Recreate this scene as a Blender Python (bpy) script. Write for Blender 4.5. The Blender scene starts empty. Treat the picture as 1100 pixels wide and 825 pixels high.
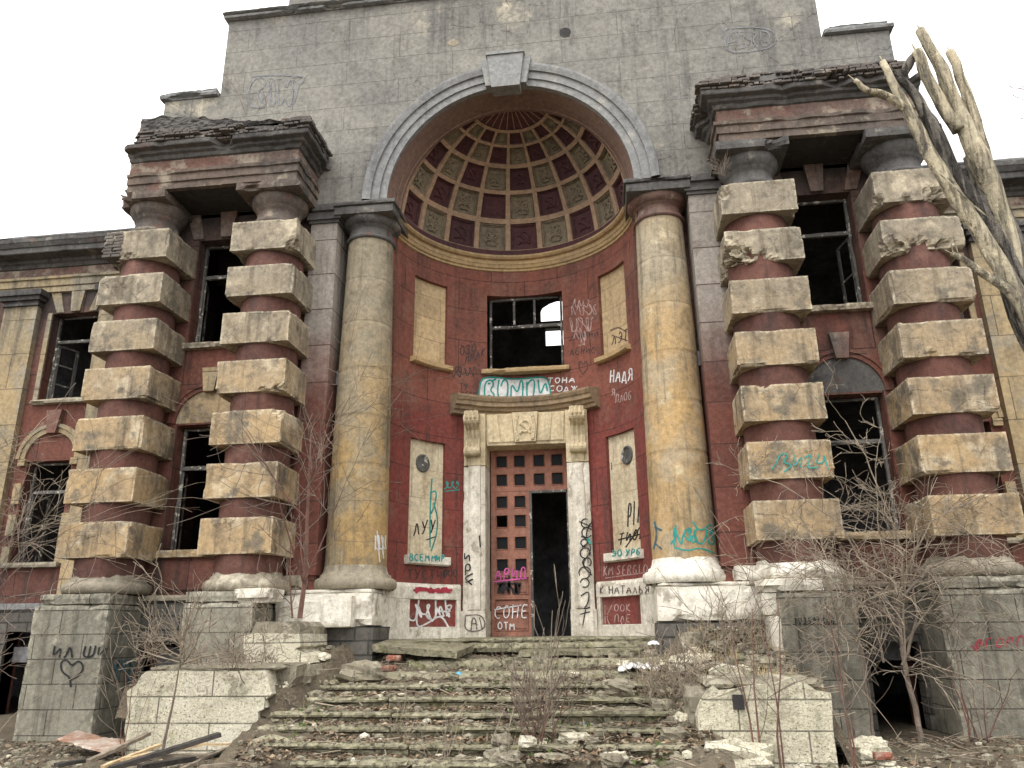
import bpy, math, random
from mathutils import Vector, Matrix, noise

# ------------------------------------------------------------------ camera, sky, sun, exposure
scene = bpy.context.scene
COL = scene.collection
R = math.radians
CAM = (2.1246, -15.4161, 1.7983)
YAW, PITCH, ROLL, FPX = 0.124869, 0.309633, -0.0126076, 836.766
_f = Vector((-math.sin(YAW)*math.cos(PITCH), math.cos(YAW)*math.cos(PITCH), math.sin(PITCH)))
_r = Vector((math.cos(YAW), math.sin(YAW), 0)); _u = _r.cross(_f)
_r2 = _r*math.cos(ROLL) + _u*math.sin(ROLL); _u2 = -_r*math.sin(ROLL) + _u*math.cos(ROLL)
cd = bpy.data.cameras.new('camera'); cam = bpy.data.objects.new('camera', cd); COL.objects.link(cam)
cd.sensor_fit = 'HORIZONTAL'; cd.sensor_width = 36; cd.lens = 36*FPX/1100
cd.clip_start = .1; cd.clip_end = 3000
cam.matrix_world = Matrix(((_r2.x, _u2.x, -_f.x, CAM[0]), (_r2.y, _u2.y, -_f.y, CAM[1]), (_r2.z, _u2.z, -_f.z, CAM[2]), (0, 0, 0, 1)))
scene.camera = cam

SUN_EL, SUN_AZ = R(58), R(200)      # azimuth clockwise from +Y; the light comes from behind the camera, slightly left
world = bpy.data.worlds.new('World'); scene.world = world; world.use_nodes = True
wn = world.node_tree.nodes; wl = world.node_tree.links
bg = wn['Background']
sky = wn.new('ShaderNodeTexSky'); sky.sky_type = 'NISHITA'; sky.sun_disc = False
sky.sun_elevation = SUN_EL; sky.sun_rotation = SUN_AZ; sky.air_density = 1.0; sky.dust_density = 6.0; sky.ozone_density = 1.0
hs = wn.new('ShaderNodeHueSaturation'); hs.inputs['Saturation'].default_value = .16; hs.inputs['Value'].default_value = 1.0
wl.new(sky.outputs[0], hs.inputs['Color'])
ov = wn.new('ShaderNodeMix'); ov.data_type = 'RGBA'; ov.inputs[0].default_value = .72      # the cloud layer evens the sky out
ov.inputs[7].default_value = (13.8, 13.6, 13.3, 1)
wl.new(hs.outputs[0], ov.inputs[6]); wl.new(ov.outputs[2], bg.inputs['Color'])
bg.inputs['Strength'].default_value = .13
sd = bpy.data.lights.new('sun', 'SUN'); sun = bpy.data.objects.new('sun', sd); COL.objects.link(sun)
sd.energy = .9; sd.angle = R(30); sd.color = (1, .95, .87)
_d = Vector((math.sin(SUN_AZ)*math.cos(SUN_EL), math.cos(SUN_AZ)*math.cos(SUN_EL), math.sin(SUN_EL)))
sun.rotation_euler = _d.to_track_quat('Z', 'Y').to_euler()
vs = scene.view_settings; vs.view_transform = 'Standard'; vs.look = 'None'; vs.exposure = 0.76; vs.gamma = 1; vs.use_curve_mapping = False
scene.render.engine = 'CYCLES'; scene.cycles.max_bounces = 6; scene.cycles.diffuse_bounces = 4
scene.cycles.use_denoising = True

# ------------------------------------------------------------------ pixels of the photograph to points on real surfaces
def ray(px, py):
    d = _r2*((px-550)/FPX) + _u2*((412.5-py)/FPX) + _f
    return Vector(CAM), d
def onY(px, py, Y):
    o, d = ray(px, py); return o + d*((Y-o.y)/d.y)
def onX(px, py, X):
    o, d = ray(px, py); return o + d*((X-o.x)/d.x)
def onZ(px, py, Z):
    o, d = ray(px, py); return o + d*((Z-o.z)/d.z)
def onC(px, py, cx, cy, r, far):
    o, d = ray(px, py); ox, oy = o.x-cx, o.y-cy
    a = d.x**2+d.y**2; b = ox*d.x+oy*d.y; c = ox*ox+oy*oy-r*r
    q = max(b*b-a*c, 0)**.5
    return o + d*((-b+q)/a if far else (-b-q)/a)

# ------------------------------------------------------------------ mesh helpers
def nz(x, y, z, s=1.0, seed=0):
    return noise.noise(Vector((x*s+seed*7.31, y*s-seed*3.17, z*s+seed*1.7)))
BASE = {}
class MB:
    def __init__(s): s.v = []; s.f = []; s.uv = {}; s.w = {}; s.mi = []
    def vert(s, p, uv=None, w=None):
        s.v.append((p[0], p[1], p[2])); i = len(s.v)-1
        if uv is not None: s.uv[i] = uv
        if w: s.w[i] = w
        return i
    def face(s, ids, m=0): s.f.append(tuple(ids)); s.mi.append(m)
    def quad(s, a, b, c, d, m=0): s.face([s.vert(p) for p in (a, b, c, d)], m)
    def poly(s, pts, m=0): s.face([s.vert(p) for p in pts], m)
    def box(s, x0, x1, y0, y1, z0, z1, m=0):
        i = [s.vert((x, y, z)) for z in (z0, z1) for y in (y0, y1) for x in (x0, x1)]
        for q in ((0, 2, 3, 1), (4, 5, 7, 6), (0, 1, 5, 4), (2, 6, 7, 3), (0, 4, 6, 2), (1, 3, 7, 5)): s.face([i[k] for k in q], m)
    def grid(s, nu, nv, fn, m=0, uvfn=None, closed=False):
        ids = [[s.vert(fn(i/nu, j/nv), uvfn(i/nu, j/nv) if uvfn else None) for j in range(nv+1)] for i in range(nu if closed else nu+1)]
        n = len(ids)
        for i in range(nu):
            for j in range(nv): s.face((ids[i][j], ids[(i+1) % n][j], ids[(i+1) % n][j+1], ids[i][j+1]), m)
    def prism(s, pts, axis, a, b, m=0):
        "polygon pts (two coordinates) extruded along axis from a to b"
        def P(q, t): return {'x': (t, q[0], q[1]), 'y': (q[0], t, q[1]), 'z': (q[0], q[1], t)}[axis]
        A = [s.vert(P(q, a)) for q in pts]; B = [s.vert(P(q, b)) for q in pts]; n = len(pts)
        s.face(A, m); s.face(B[::-1], m)
        for i in range(n): s.face((A[i], B[i], B[(i+1) % n], A[(i+1) % n]), m)
    def lathe(s, prof, cx, cy, n=48, a0=0, a1=2*math.pi, m=0, ns=0.0, seed=0):
        full = abs(a1-a0-2*math.pi) < 1e-6; k = n if full else n+1; ids = []
        L = [0]
        for a, b in zip(prof, prof[1:]): L.append(L[-1]+math.hypot(a[0]-b[0], a[1]-b[1]))
        for i in range(k):
            t = a0+(a1-a0)*i/n; row = []
            for (r, z), l in zip(prof, L):
                x, y = cx+r*math.sin(t), cy+r*math.cos(t)
                if ns: dr = ns*nz(x, y, z, 3, seed)+ns*.6*nz(x, y, z, 9, seed); x += dr*math.sin(t); y += dr*math.cos(t)
                row.append(s.vert((x, y, z), (t*prof[0][0], z)))
            ids.append(row)
        for i in range(n):
            for j in range(len(prof)-1): s.face((ids[i][j], ids[(i+1) % k][j], ids[(i+1) % k][j+1], ids[i][j+1]), m)
    def tube(s, pts, rad, n=6, m=0, cap=True, lump=0.0, seed=0):
        pts = [Vector(p) for p in pts]; rings = []; N = len(pts)
        if N < 2: return
        if not hasattr(rad, '__len__'): rad = [rad]*N
        d0 = (pts[1]-pts[0]).normalized(); up = Vector((0, 0, 1)) if abs(d0.z) < .9 else Vector((1, 0, 0))
        a = d0.cross(up).normalized()
        for i, p in enumerate(pts):
            d = (pts[min(i+1, N-1)]-pts[max(i-1, 0)]).normalized()
            a = (a-d*a.dot(d)).normalized(); b = d.cross(a); row = []
            for k in range(n):
                t = 2*math.pi*k/n; rr = rad[i]
                if lump: rr *= 1+lump*nz(p.x+math.cos(t), p.y+math.sin(t), p.z, 1.6, seed)+lump*.6*nz(math.cos(t)*3, math.sin(t)*3, i*.35, 1.0, seed+5)
                row.append(s.vert(p+a*(math.cos(t)*rr)+b*(math.sin(t)*rr)))
            rings.append(row)
        for i in range(N-1):
            for k in range(n): s.face((rings[i][k], rings[i][(k+1) % n], rings[i+1][(k+1) % n], rings[i+1][k]), m)
        if cap and n > 3: s.face(rings[0][::-1], m); s.face(rings[-1], m)
    def perforated(s, us, vs, fn, holes, uvfn=None, m=0):
        """wall in (u, v) with rectangular holes (u0, u1, v0, v1, depth, closed); fn(u, v, depth) gives the point"""
        us = sorted(set(list(us)+[h[0] for h in holes]+[h[1] for h in holes])); vs = sorted(set(list(vs)+[h[2] for h in holes]+[h[3] for h in holes]))
        ids = {}
        def V(i, j):
            if (i, j) not in ids: ids[i, j] = s.vert(fn(us[i], vs[j], 0), uvfn(us[i], vs[j]) if uvfn else None)
            return ids[i, j]
        for i in range(len(us)-1):
            for j in range(len(vs)-1):
                u, v = (us[i]+us[i+1])/2, (vs[j]+vs[j+1])/2
                if any(h[0] < u < h[1] and h[2] < v < h[3] for h in holes): continue
                s.face((V(i, j), V(i+1, j), V(i+1, j+1), V(i, j+1)), m)
        for u0, u1, v0, v1, d, closed in holes:
            uu = [u for u in us if u0 <= u <= u1]
            for v in (v0, v1):
                for a, b in zip(uu, uu[1:]): s.quad(fn(a, v, 0), fn(b, v, 0), fn(b, v, d), fn(a, v, d), m)
            for u in (u0, u1): s.quad(fn(u, v0, 0), fn(u, v1, 0), fn(u, v1, d), fn(u, v0, d), m)
            if closed:
                for a, b in zip(uu, uu[1:]): s.quad(fn(a, v0, d), fn(b, v0, d), fn(b, v1, d), fn(a, v1, d), m)
    def build(s, name, mat, parent=None, smooth=False):
        b = BASE.get(parent.name, Vector((0, 0, 0))) if parent else Vector((0, 0, 0))
        if parent is None and s.v:      # a thing that is one mesh: origin at the middle of its foot
            xs, ys, zs = zip(*s.v); b = Vector(((min(xs)+max(xs))/2, (min(ys)+max(ys))/2, min(zs)))
        me = bpy.data.meshes.new(name)
        me.from_pydata([(p[0]-b.x, p[1]-b.y, p[2]-b.z) for p in s.v], [], s.f)
        for mm in (mat if isinstance(mat, (list, tuple)) else [mat]): me.materials.append(mm)
        if any(s.mi): me.polygons.foreach_set('material_index', s.mi)
        ul = me.uv_layers.new(name='UVMap').data
        for p in me.polygons:
            n = p.normal; ax = max(range(3), key=lambda k: abs(n[k]))
            for li in p.loop_indices:
                vi = me.loops[li].vertex_index
                if vi in s.uv: ul[li].uv = s.uv[vi]
                else:
                    q = s.v[vi]; ul[li].uv = ((q[1], q[2]), (q[0], q[2]), (q[0], q[1]))[ax]
        if s.w:
            at = me.attributes.new('wear', 'FLOAT', 'POINT')
            for i, w in s.w.items(): at.data[i].value = w
        if smooth: me.polygons.foreach_set('use_smooth', [True]*len(me.polygons))
        me.update()
        o = bpy.data.objects.new(name, me); COL.objects.link(o)
        if parent: o.parent = parent
        else: o.location = b
        BASE[o.name] = b
        return o
def worn_box(mb, x0, x1, y0, y1, z0, z1, res=.1, wear=.02, bite=.0, seed=0, rough=.006, m=0, bites=()):
    "a box whose arrises are rubbed off and chipped; bites = (x, y, z, radius) broken pieces"
    nx, ny, nzz = [max(2, int(round((b-a)/res))) for a, b in ((x0, x1), (y0, y1), (z0, z1))]
    ids = {}
    def V(i, j, k):
        if (i, j, k) in ids: return ids[i, j, k]
        x, y, z = x0+(x1-x0)*i/nx, y0+(y1-y0)*j/ny, z0+(z1-z0)*k/nzz
        ex = -1 if i == 0 else 1 if i == nx else 0; ey = -1 if j == 0 else 1 if j == ny else 0; ez = -1 if k == 0 else 1 if k == nzz else 0
        cnt = abs(ex)+abs(ey)+abs(ez); w = 0
        n1 = nz(x, y, z, 1.7, seed); n2 = nz(x, y, z, 6, seed)
        amt = rough*(n2+.6*nz(x, y, z, 14, seed))
        if cnt >= 2:
            amt2 = wear*(.5+.5*n2+.35*nz(x, y, z, 15, seed))
            if n1 > .25: amt2 += bite*(n1-.25)*3
            amt -= max(amt2, 0); w = 1
        px, py, pz = x+ex*amt, y+ey*amt, z+ez*amt
        for (bx, by, bz, br) in bites:
            d = Vector((px-bx, py-by, pz-bz)); l = d.length; rr = br*(1+.45*n2+.3*nz(x, y, z, 13, seed))
            if l < rr:
                c = Vector(((x0+x1)/2, (y0+y1)/2, (z0+z1)/2)); g = (c-Vector((px, py, pz))).normalized()*(rr-l)*.8
                px += g.x; py += g.y; pz += g.z; w = .35
        ids[i, j, k] = mb.vert((px, py, pz), w=w); return ids[i, j, k]
    for i in range(nx):
        for j in range(ny):
            for k in (0, nzz): mb.face((V(i, j, k), V(i+1, j, k), V(i+1, j+1, k), V(i, j+1, k)), m)
    for i in range(nx):
        for k in range(nzz):
            for j in (0, ny): mb.face((V(i, j, k), V(i+1, j, k), V(i+1, j, k+1), V(i, j, k+1)), m)
    for j in range(ny):
        for k in range(nzz):
            for i in (0, nx): mb.face((V(i, j, k), V(i, j+1, k), V(i, j+1, k+1), V(i, j, k+1)), m)
def stone(mb, c, sx, sy, sz, seed, rot=0, n=7, m=0, rough=.28):
    "an irregular broken lump"
    ca, sa = math.cos(rot), math.sin(rot); rows = []
    for i in range(n+1):
        th = math.pi*i/n; row = []
        for j in range(n+3):
            ph = 2*math.pi*j/(n+3)
            d = Vector((math.sin(th)*math.cos(ph), math.sin(th)*math.sin(ph), math.cos(th)))
            mx = max(abs(d.x), abs(d.y), abs(d.z)); k = (.55+.45/mx)*(1+rough*noise.noise(d*1.9+Vector((seed*1.37, seed*.77, 0)))+.5*rough*noise.noise(d*4.7+Vector((seed, 0, seed))))
            x, y, z = d.x*sx*k, d.y*sy*k, d.z*sz*k
            row.append(mb.vert((c[0]+x*ca-y*sa, c[1]+x*sa+y*ca, c[2]+z)))
        rows.append(row)
    w = n+3
    for i in range(n):
        for j in range(w): mb.face((rows[i][j], rows[i][(j+1) % w], rows[i+1][(j+1) % w], rows[i+1][j]), m)
def thing(name, label, cat, loc=(0, 0, 0), group=None):
    o = bpy.data.objects.new(name, None); COL.objects.link(o); o.location = loc; o.empty_display_size = .3
    o['label'] = label; o['category'] = cat
    if group: o['group'] = group
    BASE[o.name] = Vector(loc); return o
def tag(o, label, cat, group=None, kind=None):
    o['label'] = label; o['category'] = cat
    if group: o['group'] = group
    if kind: o['kind'] = kind
    return o
def setting(o, kind='structure'): o['kind'] = kind; return o
def part(name, parent):
    o = bpy.data.objects.new(name, None); COL.objects.link(o); o.parent = parent; BASE[o.name] = BASE[parent.name]; return o

# ------------------------------------------------------------------ materials
class NT:
    def __init__(s, name):
        s.mat = bpy.data.materials.new(name); s.mat.use_nodes = True; s.nt = s.mat.node_tree; s.b = s.nt.nodes['Principled BSDF']
        g = s.nt.nodes.new('ShaderNodeNewGeometry'); s.pos = g.outputs['Position']
    def link(s, a, b): s.nt.links.new(a, b)
    def put(s, sock, v):
        if isinstance(v, bpy.types.NodeSocket): s.link(v, sock)
        elif isinstance(v, tuple) and len(v) == 3 and sock.type == 'RGBA': sock.default_value = (*v, 1)
        else: sock.default_value = v
    def vec(s, sx=1, sy=1, sz=1, off=(0, 0, 0), src=None):
        n = s.nt.nodes.new('ShaderNodeMapping'); s.link(src or s.pos, n.inputs[0]); n.inputs['Scale'].default_value = (sx, sy, sz); n.inputs['Location'].default_value = off
        return n.outputs[0]
    def noise(s, sc, det=4, rough=.55, v=None, dist=0):
        n = s.nt.nodes.new('ShaderNodeTexNoise'); s.link(v or s.pos, n.inputs['Vector']); n.inputs['Scale'].default_value = sc
        n.inputs['Detail'].default_value = det; n.inputs['Roughness'].default_value = rough; n.inputs['Distortion'].default_value = dist
        return n.outputs['Fac']
    def vor(s, sc, feat='F1', v=None):
        n = s.nt.nodes.new('ShaderNodeTexVoronoi'); n.feature = feat; s.link(v or s.pos, n.inputs['Vector']); n.inputs['Scale'].default_value = sc
        return n.outputs['Distance']
    def math(s, op, a, b=0.0, clamp=False):
        n = s.nt.nodes.new('ShaderNodeMath'); n.operation = op; n.use_clamp = clamp; s.put(n.inputs[0], a); s.put(n.inputs[1], b); return n.outputs[0]
    def rng(s, v, a, b, c=0.0, d=1.0):
        n = s.nt.nodes.new('ShaderNodeMapRange'); n.interpolation_type = 'SMOOTHSTEP'; s.put(n.inputs['Value'], v)
        for k, q in (('From Min', a), ('From Max', b), ('To Min', c), ('To Max', d)): n.inputs[k].default_value = q
        return n.outputs[0]
    def mix(s, f, a, b, mode='MIX'):
        n = s.nt.nodes.new('ShaderNodeMix'); n.data_type = 'RGBA'; n.blend_type = mode; s.put(n.inputs[0], f); s.put(n.inputs[6], a); s.put(n.inputs[7], b); return n.outputs[2]
    def sep(s, axis):
        n = s.nt.nodes.new('ShaderNodeSeparateXYZ'); s.link(s.pos, n.inputs[0]); return n.outputs[axis]
    def attr(s, name):
        n = s.nt.nodes.new('ShaderNodeAttribute'); n.attribute_name = name; return n.outputs['Fac']
    def brick(s, w, h, mort, off=.5, var=.78):
        u = s.nt.nodes.new('ShaderNodeUVMap'); n = s.nt.nodes.new('ShaderNodeTexBrick'); s.link(u.outputs[0], n.inputs['Vector'])
        n.inputs['Scale'].default_value = 1; n.inputs['Brick Width'].default_value = w; n.inputs['Row Height'].default_value = h
        n.inputs['Mortar Size'].default_value = mort; n.inputs['Mortar Smooth'].default_value = .3; n.inputs['Bias'].default_value = 0; n.offset = off
        n.inputs['Color1'].default_value = (1, 1, 1, 1); n.inputs['Color2'].default_value = (var, var, var, 1); n.inputs['Mortar'].default_value = (.9, .9, .9, 1)
        return n.outputs['Fac'], n.outputs['Color']
    def done(s, col, bump=None, strength=.5, dist=.02, rough=.9, spec=.25):
        s.put(s.b.inputs['Base Color'], col); s.put(s.b.inputs['Roughness'], rough); s.b.inputs['Specular IOR Level'].default_value = spec
        if bump is not None:
            n = s.nt.nodes.new('ShaderNodeBump'); n.inputs['Strength'].default_value = strength; n.inputs['Distance'].default_value = dist
            s.link(bump, n.inputs['Height']); s.link(n.outputs[0], s.b.inputs['Normal'])
        return s.mat
def weathered(name, base, alt, dirt, dirt_amt=.5, streak=.5, streak_col=None, joints=None, joint_col=(.05, .045, .04), patch=None, patch2=None,
              band=None, wear=None, rough=.92, bump=.5, bdist=.02, crack=0.0, fine=.25, large=.33, moss=None, speck=None, fibre=None):
    t = NT(name)
    n1 = t.noise(large, 5, .6); n2 = t.noise(1.6, 6, .65); n3 = t.noise(9, 5, .7); n4 = t.noise(45, 3, .6)
    c = t.mix(t.rng(n1, .35, .65), base, alt)
    if band:        # (colour, z0, z1, strength, ragged): paint weathered off, or soot with painted shade, above / below a height, with a ragged edge
        for bc, z0, z1, st, rg in band:
            z = t.math('ADD', t.sep(2), t.math('MULTIPLY', t.math('SUBTRACT', t.noise(.9, 6, .7), .5), rg))
            c = t.mix(t.math('MULTIPLY', t.rng(z, min(z0, z1), max(z0, z1), 0 if z0 < z1 else 1, 1 if z0 < z1 else 0), st), c, bc)
    for p in (patch, patch2):
        if p:        # (colour, scale, threshold, softness, strength)
            c = t.mix(t.math('MULTIPLY', t.rng(t.noise(p[1], 6, .68, v=t.vec(1, 1, 1, (p[2]*31, 3.3, p[1]*5))), p[2], p[2]+p[3]), p[4]), c, p[0])
    sv = t.noise(1.0, 6, .62, v=t.vec(4.2, 4.2, .22))
    sv2 = t.noise(1.0, 5, .6, v=t.vec(11, 11, .5, (3, 1, 2)))
    c = t.mix(t.math('MULTIPLY', t.rng(t.math('ADD', t.math('MULTIPLY', sv, .65), t.math('MULTIPLY', n1, .35)), .5, .66), streak), c, streak_col or dirt)
    c = t.mix(t.math('MULTIPLY', t.rng(sv2, .56, .72), streak*.5), c, streak_col or dirt)
    c = t.mix(t.math('MULTIPLY', t.rng(n2, .5, .72), dirt_amt), c, dirt)
    if wear: c = t.mix(t.math('MULTIPLY', t.attr('wear'), t.rng(n3, .38, .68, .0, .7)), c, wear)
    if moss: c = t.mix(t.math('MULTIPLY', t.rng(t.noise(2.3, 6, .7, v=t.vec(1, 1, 1.6, (9, 2, 5))), moss[1], moss[1]+.12), moss[2]), c, moss[0])
    if speck:       # (colour, scale, threshold, strength): pitted, flaking face
        sp = t.noise(speck[1], 5, .75); c = t.mix(t.math('MULTIPLY', t.rng(sp, speck[2], speck[2]+.09), speck[3]), c, speck[0])
    if fibre:       # dark cracks running along the grain of a leaning limb
        mp = t.nt.nodes.new('ShaderNodeMapping'); t.link(t.pos, mp.inputs[0]); mp.inputs['Rotation'].default_value = (0, fibre[0], 0); mp.inputs['Scale'].default_value = (11, 11, .8)
        fb = t.noise(1.0, 5, .65, v=mp.outputs[0]); c = t.mix(t.math('MULTIPLY', t.rng(fb, .5, .62), fibre[1]), c, dirt)
    h = t.math('ADD', t.math('MULTIPLY', n3, .5), t.math('MULTIPLY', n4, .3))
    if speck: h = t.math('SUBTRACT', h, t.math('MULTIPLY', t.rng(sp, speck[2], speck[2]+.09), .5))
    if fibre: h = t.math('SUBTRACT', h, t.rng(fb, .45, .65))
    h = t.math('ADD', h, 0.0); h = t.math('ADD', h, t.math('MULTIPLY', n2, .8))
    v = t.rng(n3, .25, .75, 1-fine, 1+fine); v = t.math('MULTIPLY', v, t.rng(n4, .25, .75, 1-fine*.6, 1+fine*.6))
    if joints:
        f, bc = t.brick(*joints)
        c = t.mix(1.0, c, bc, 'MULTIPLY'); c = t.mix(t.math('MULTIPLY', f, t.rng(n2, .25, .55, .35, .9)), c, joint_col)
        h = t.math('SUBTRACT', h, t.math('MULTIPLY', f, 1.3))
    if crack:
        cr = t.vor(1.3, 'DISTANCE_TO_EDGE', v=t.vec(1, 1, .8)); wob = t.math('ADD', cr, t.math('MULTIPLY', t.math('SUBTRACT', n3, .5), .11))
        f = t.math('MULTIPLY', t.rng(wob, .0, .014, 1, 0), t.rng(n1, .45, .6)); c = t.mix(t.math('MULTIPLY', f, crack), c, (.03, .028, .025)); h = t.math('SUBTRACT', h, f)
    c = t.mix(1.0, c, v, 'MULTIPLY')
    return t.done(c, h, bump, bdist, rough)
def flat(name, col, rough=.8, var=.25, sc=6.0, bump=.2, spec=.3):
    t = NT(name); n = t.noise(sc, 5, .65); m = t.noise(sc*6, 3, .6)
    v = t.math('MULTIPLY', t.rng(n, .25, .75, 1-var, 1+var), t.rng(m, .25, .75, 1-var*.5, 1+var*.5))
    return t.done(t.mix(1.0, col, v, 'MULTIPLY'), t.math('ADD', n, t.math('MULTIPLY', m, .4)), bump, .01, rough, spec)
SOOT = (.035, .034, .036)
M = {}
M['red'] = weathered('red_plaster', (.155, .062, .046), (.115, .051, .041), (.045, .031, .028), .65, .8, (.038, .031, .029), joints=(1.45, .93, .016, .5, .86),
                     joint_col=(.035, .024, .022), patch=((.165, .098, .076), .8, .53, .16, .6), patch2=((.25, .215, .175), 3.1, .645, .05, .6), band=[((.10, .078, .068), 8.0, 12.5, .65, 3.5), ((.038, .036, .035), 11.0, 12.2, .85, 1.4)], bump=.5)  # top band: soot above the windows plus shade painted in under the entablature
M['niche'] = weathered('niche_red_plaster', (.225, .084, .060), (.18, .072, .055), (.075, .044, .037), .6, .6, (.06, .041, .037), joints=(1.9, .93, .012, .5, .94),
                     joint_col=(.055, .03, .026), band=[((.185, .047, .040), 7.9, 6.9, .85, 1.2)], patch=((.205, .115, .085), .7, .52, .14, .55), patch2=((.45, .35, .29), 6.5, .69, .03, .6), bump=.4)
M['grey'] = weathered('grey_stucco', (.235, .226, .20), (.18, .174, .158), (.10, .095, .085), .6, .8, (.105, .102, .098), joints=(2.9, .72, .009, .5, .97),
                     joint_col=(.115, .11, .10), patch=((.50, .45, .345), .42, .565, .12, .7), patch2=((.145, .142, .14), .3, .46, .25, .75), crack=.3, bump=.6)
M['tan'] = weathered('ochre_stone', (.37, .265, .145), (.30, .225, .14), (.09, .07, .05), .75, .85, (.11, .088, .06), patch=((.50, .435, .32), .9, .50, .14, .7),
                     patch2=((.13, .115, .092), 1.5, .50, .13, .85), band=[((.235, .215, .175), 5.2, 10.0, .8, 3.5)], wear=(.52, .47, .37), crack=.3, bump=.6, large=.9)
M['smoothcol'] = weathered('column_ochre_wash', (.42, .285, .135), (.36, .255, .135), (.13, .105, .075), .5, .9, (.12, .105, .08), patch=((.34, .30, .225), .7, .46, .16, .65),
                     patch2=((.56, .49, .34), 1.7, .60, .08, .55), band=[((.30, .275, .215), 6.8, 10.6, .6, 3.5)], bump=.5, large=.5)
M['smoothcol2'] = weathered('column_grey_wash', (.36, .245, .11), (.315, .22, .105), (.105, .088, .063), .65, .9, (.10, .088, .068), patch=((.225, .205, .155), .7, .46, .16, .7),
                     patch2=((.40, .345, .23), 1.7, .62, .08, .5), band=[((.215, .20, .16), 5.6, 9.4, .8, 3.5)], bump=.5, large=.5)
M['quoin'] = weathered('pilaster_stone', (.38, .29, .165), (.32, .265, .175), (.14, .115, .085), .6, .75, (.13, .115, .09), joints=(3.5, 1.12, .014), joint_col=(.09, .075, .055),
                     patch=((.28, .265, .225), .7, .48, .15, .7), bump=.5)
M['pilaster'] = weathered('washed_out_pilaster', (.15, .057, .043), (.115, .047, .037), (.10, .05, .04), .4, .5, (.08, .05, .045), joints=(3.5, .93, .016), joint_col=(.06, .035, .03),
                     band=[((.34, .325, .29), 6.4, 9.4, .8, 3.0)], bump=.45)
M['dark'] = weathered('sooty_cornice', (.115, .11, .105), (.075, .073, .072), (.034, .033, .034), .6, .6, (.03, .03, .032), patch=((.25, .23, .20), 1.6, .57, .1, .65),
                     patch2=((.17, .075, .055), 1.1, .6, .1, .5), bump=.8, bdist=.03)
M['frieze'] = weathered('frieze_plaster', (.17, .088, .070), (.165, .13, .11), (.06, .055, .053), .6, .6, (.05, .047, .047), patch=((.33, .285, .225), 1.5, .52, .10, .75), bump=.9, bdist=.03)
M['bedstone'] = weathered('sooted_architrave', (.155, .115, .092), (.105, .09, .08), (.05, .047, .046), .6, .6, (.045, .043, .043), patch=((.30, .26, .20), 1.7, .55, .08, .7), patch2=((.15, .065, .05), 1.3, .58, .1, .6), bump=1.0, bdist=.035)
M['arch'] = weathered('archivolt_stucco', (.235, .238, .235), (.19, .193, .195), (.10, .10, .105), .5, .5, (.09, .09, .095), patch=((.36, .345, .31), 1.2, .55, .1, .5), bump=.5)
M['brick'] = weathered('broken_brick', (.13, .112, .10), (.09, .083, .08), (.042, .04, .04), .6, .4, patch=((.30, .275, .235), 3.0, .54, .1, .65), patch2=((.19, .085, .058), 2.3, .6, .1, .5), bump=.9, bdist=.03)
M['domerib'] = weathered('dome_rib_plaster', (.40, .275, .185), (.34, .24, .165), (.19, .135, .105), .45, .3, bump=.4)
M['cofdark'] = weathered('maroon_coffer', (.10, .042, .043), (.075, .036, .04), (.045, .026, .03), .4, .3, bump=.4)
M['coflight'] = weathered('ochre_coffer', (.235, .195, .135), (.19, .16, .115), (.08, .068, .052), .5, .3, bump=.5)
M['soffit'] = weathered('arch_soffit_plaster', (.205, .135, .105), (.165, .105, .085), (.095, .07, .062), .45, .4, bump=.4)
M['ring'] = weathered('niche_cornice_stucco', (.42, .295, .15), (.36, .265, .15), (.16, .115, .08), .4, .4, bump=.4)
M['white'] = weathered('flaking_limewash', (.70, .665, .58), (.58, .545, .465), (.22, .19, .145), .55, .65, (.24, .205, .155), patch=((.30, .27, .21), 2.2, .57, .06, .8), patch2=((.72, .69, .61), .9, .5, .1, .5), speck=((.22, .19, .14), 20, .60, .55), wear=(.34, .30, .24), bump=.7)
M['cream'] = weathered('cream_stone', (.53, .44, .285), (.48, .405, .275), (.21, .165, .11), .45, .55, (.22, .175, .115), patch=((.60, .54, .40), 1.5, .55, .1, .5), bump=.4)
M['panel'] = weathered('niche_panel_plaster', (.57, .42, .235), (.50, .38, .23), (.27, .20, .13), .35, .4, joints=(1.6, .62, .010), joint_col=(.22, .16, .10), bump=.4)
M['panelwhite'] = weathered('whitewashed_panel', (.64, .56, .41), (.56, .49, .35), (.30, .23, .15), .4, .5, joints=(1.6, .72, .008, .5, .95), joint_col=(.28, .22, .16), patch=((.42, .32, .19), 1.1, .58, .06, .7), bump=.4)
M['ped'] = weathered('grey_pedestal_stone', (.27, .252, .20), (.21, .20, .163), (.088, .082, .066), .6, .85, (.08, .076, .062), joints=(1.07, .47, .012, .5, .88), joint_col=(.05, .046, .038),
                     patch=((.46, .43, .35), 1.3, .57, .1, .7), patch2=((.135, .128, .10), .7, .50, .15, .7), wear=(.44, .415, .335), moss=((.125, .125, .07), .64, .3), bump=.7)
M['cheek'] = weathered('rough_white_limestone', (.66, .615, .49), (.56, .52, .40), (.20, .185, .13), .45, .5, (.2, .19, .13), joints=(1.9, .42, .012, .5, .92), joint_col=(.13, .12, .09),
                     patch=((.23, .21, .15), 2.2, .54, .10, .7), patch2=((.72, .68, .58), 1.1, .5, .1, .5), speck=((.17, .155, .11), 30, .57, .18), wear=(.46, .43, .33), moss=((.22, .22, .08), .57, .45), bump=1.0, bdist=.05)
M['step'] = weathered('mossy_step_stone', (.25, .23, .16), (.20, .185, .125), (.06, .054, .036), .65, .3, patch=((.34, .315, .23), 2.6, .56, .08, .7), speck=((.06, .052, .036), 13, .55, .5), moss=((.10, .11, .03), .54, .55), wear=(.33, .305, .22), bump=1.0, bdist=.04)
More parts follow.
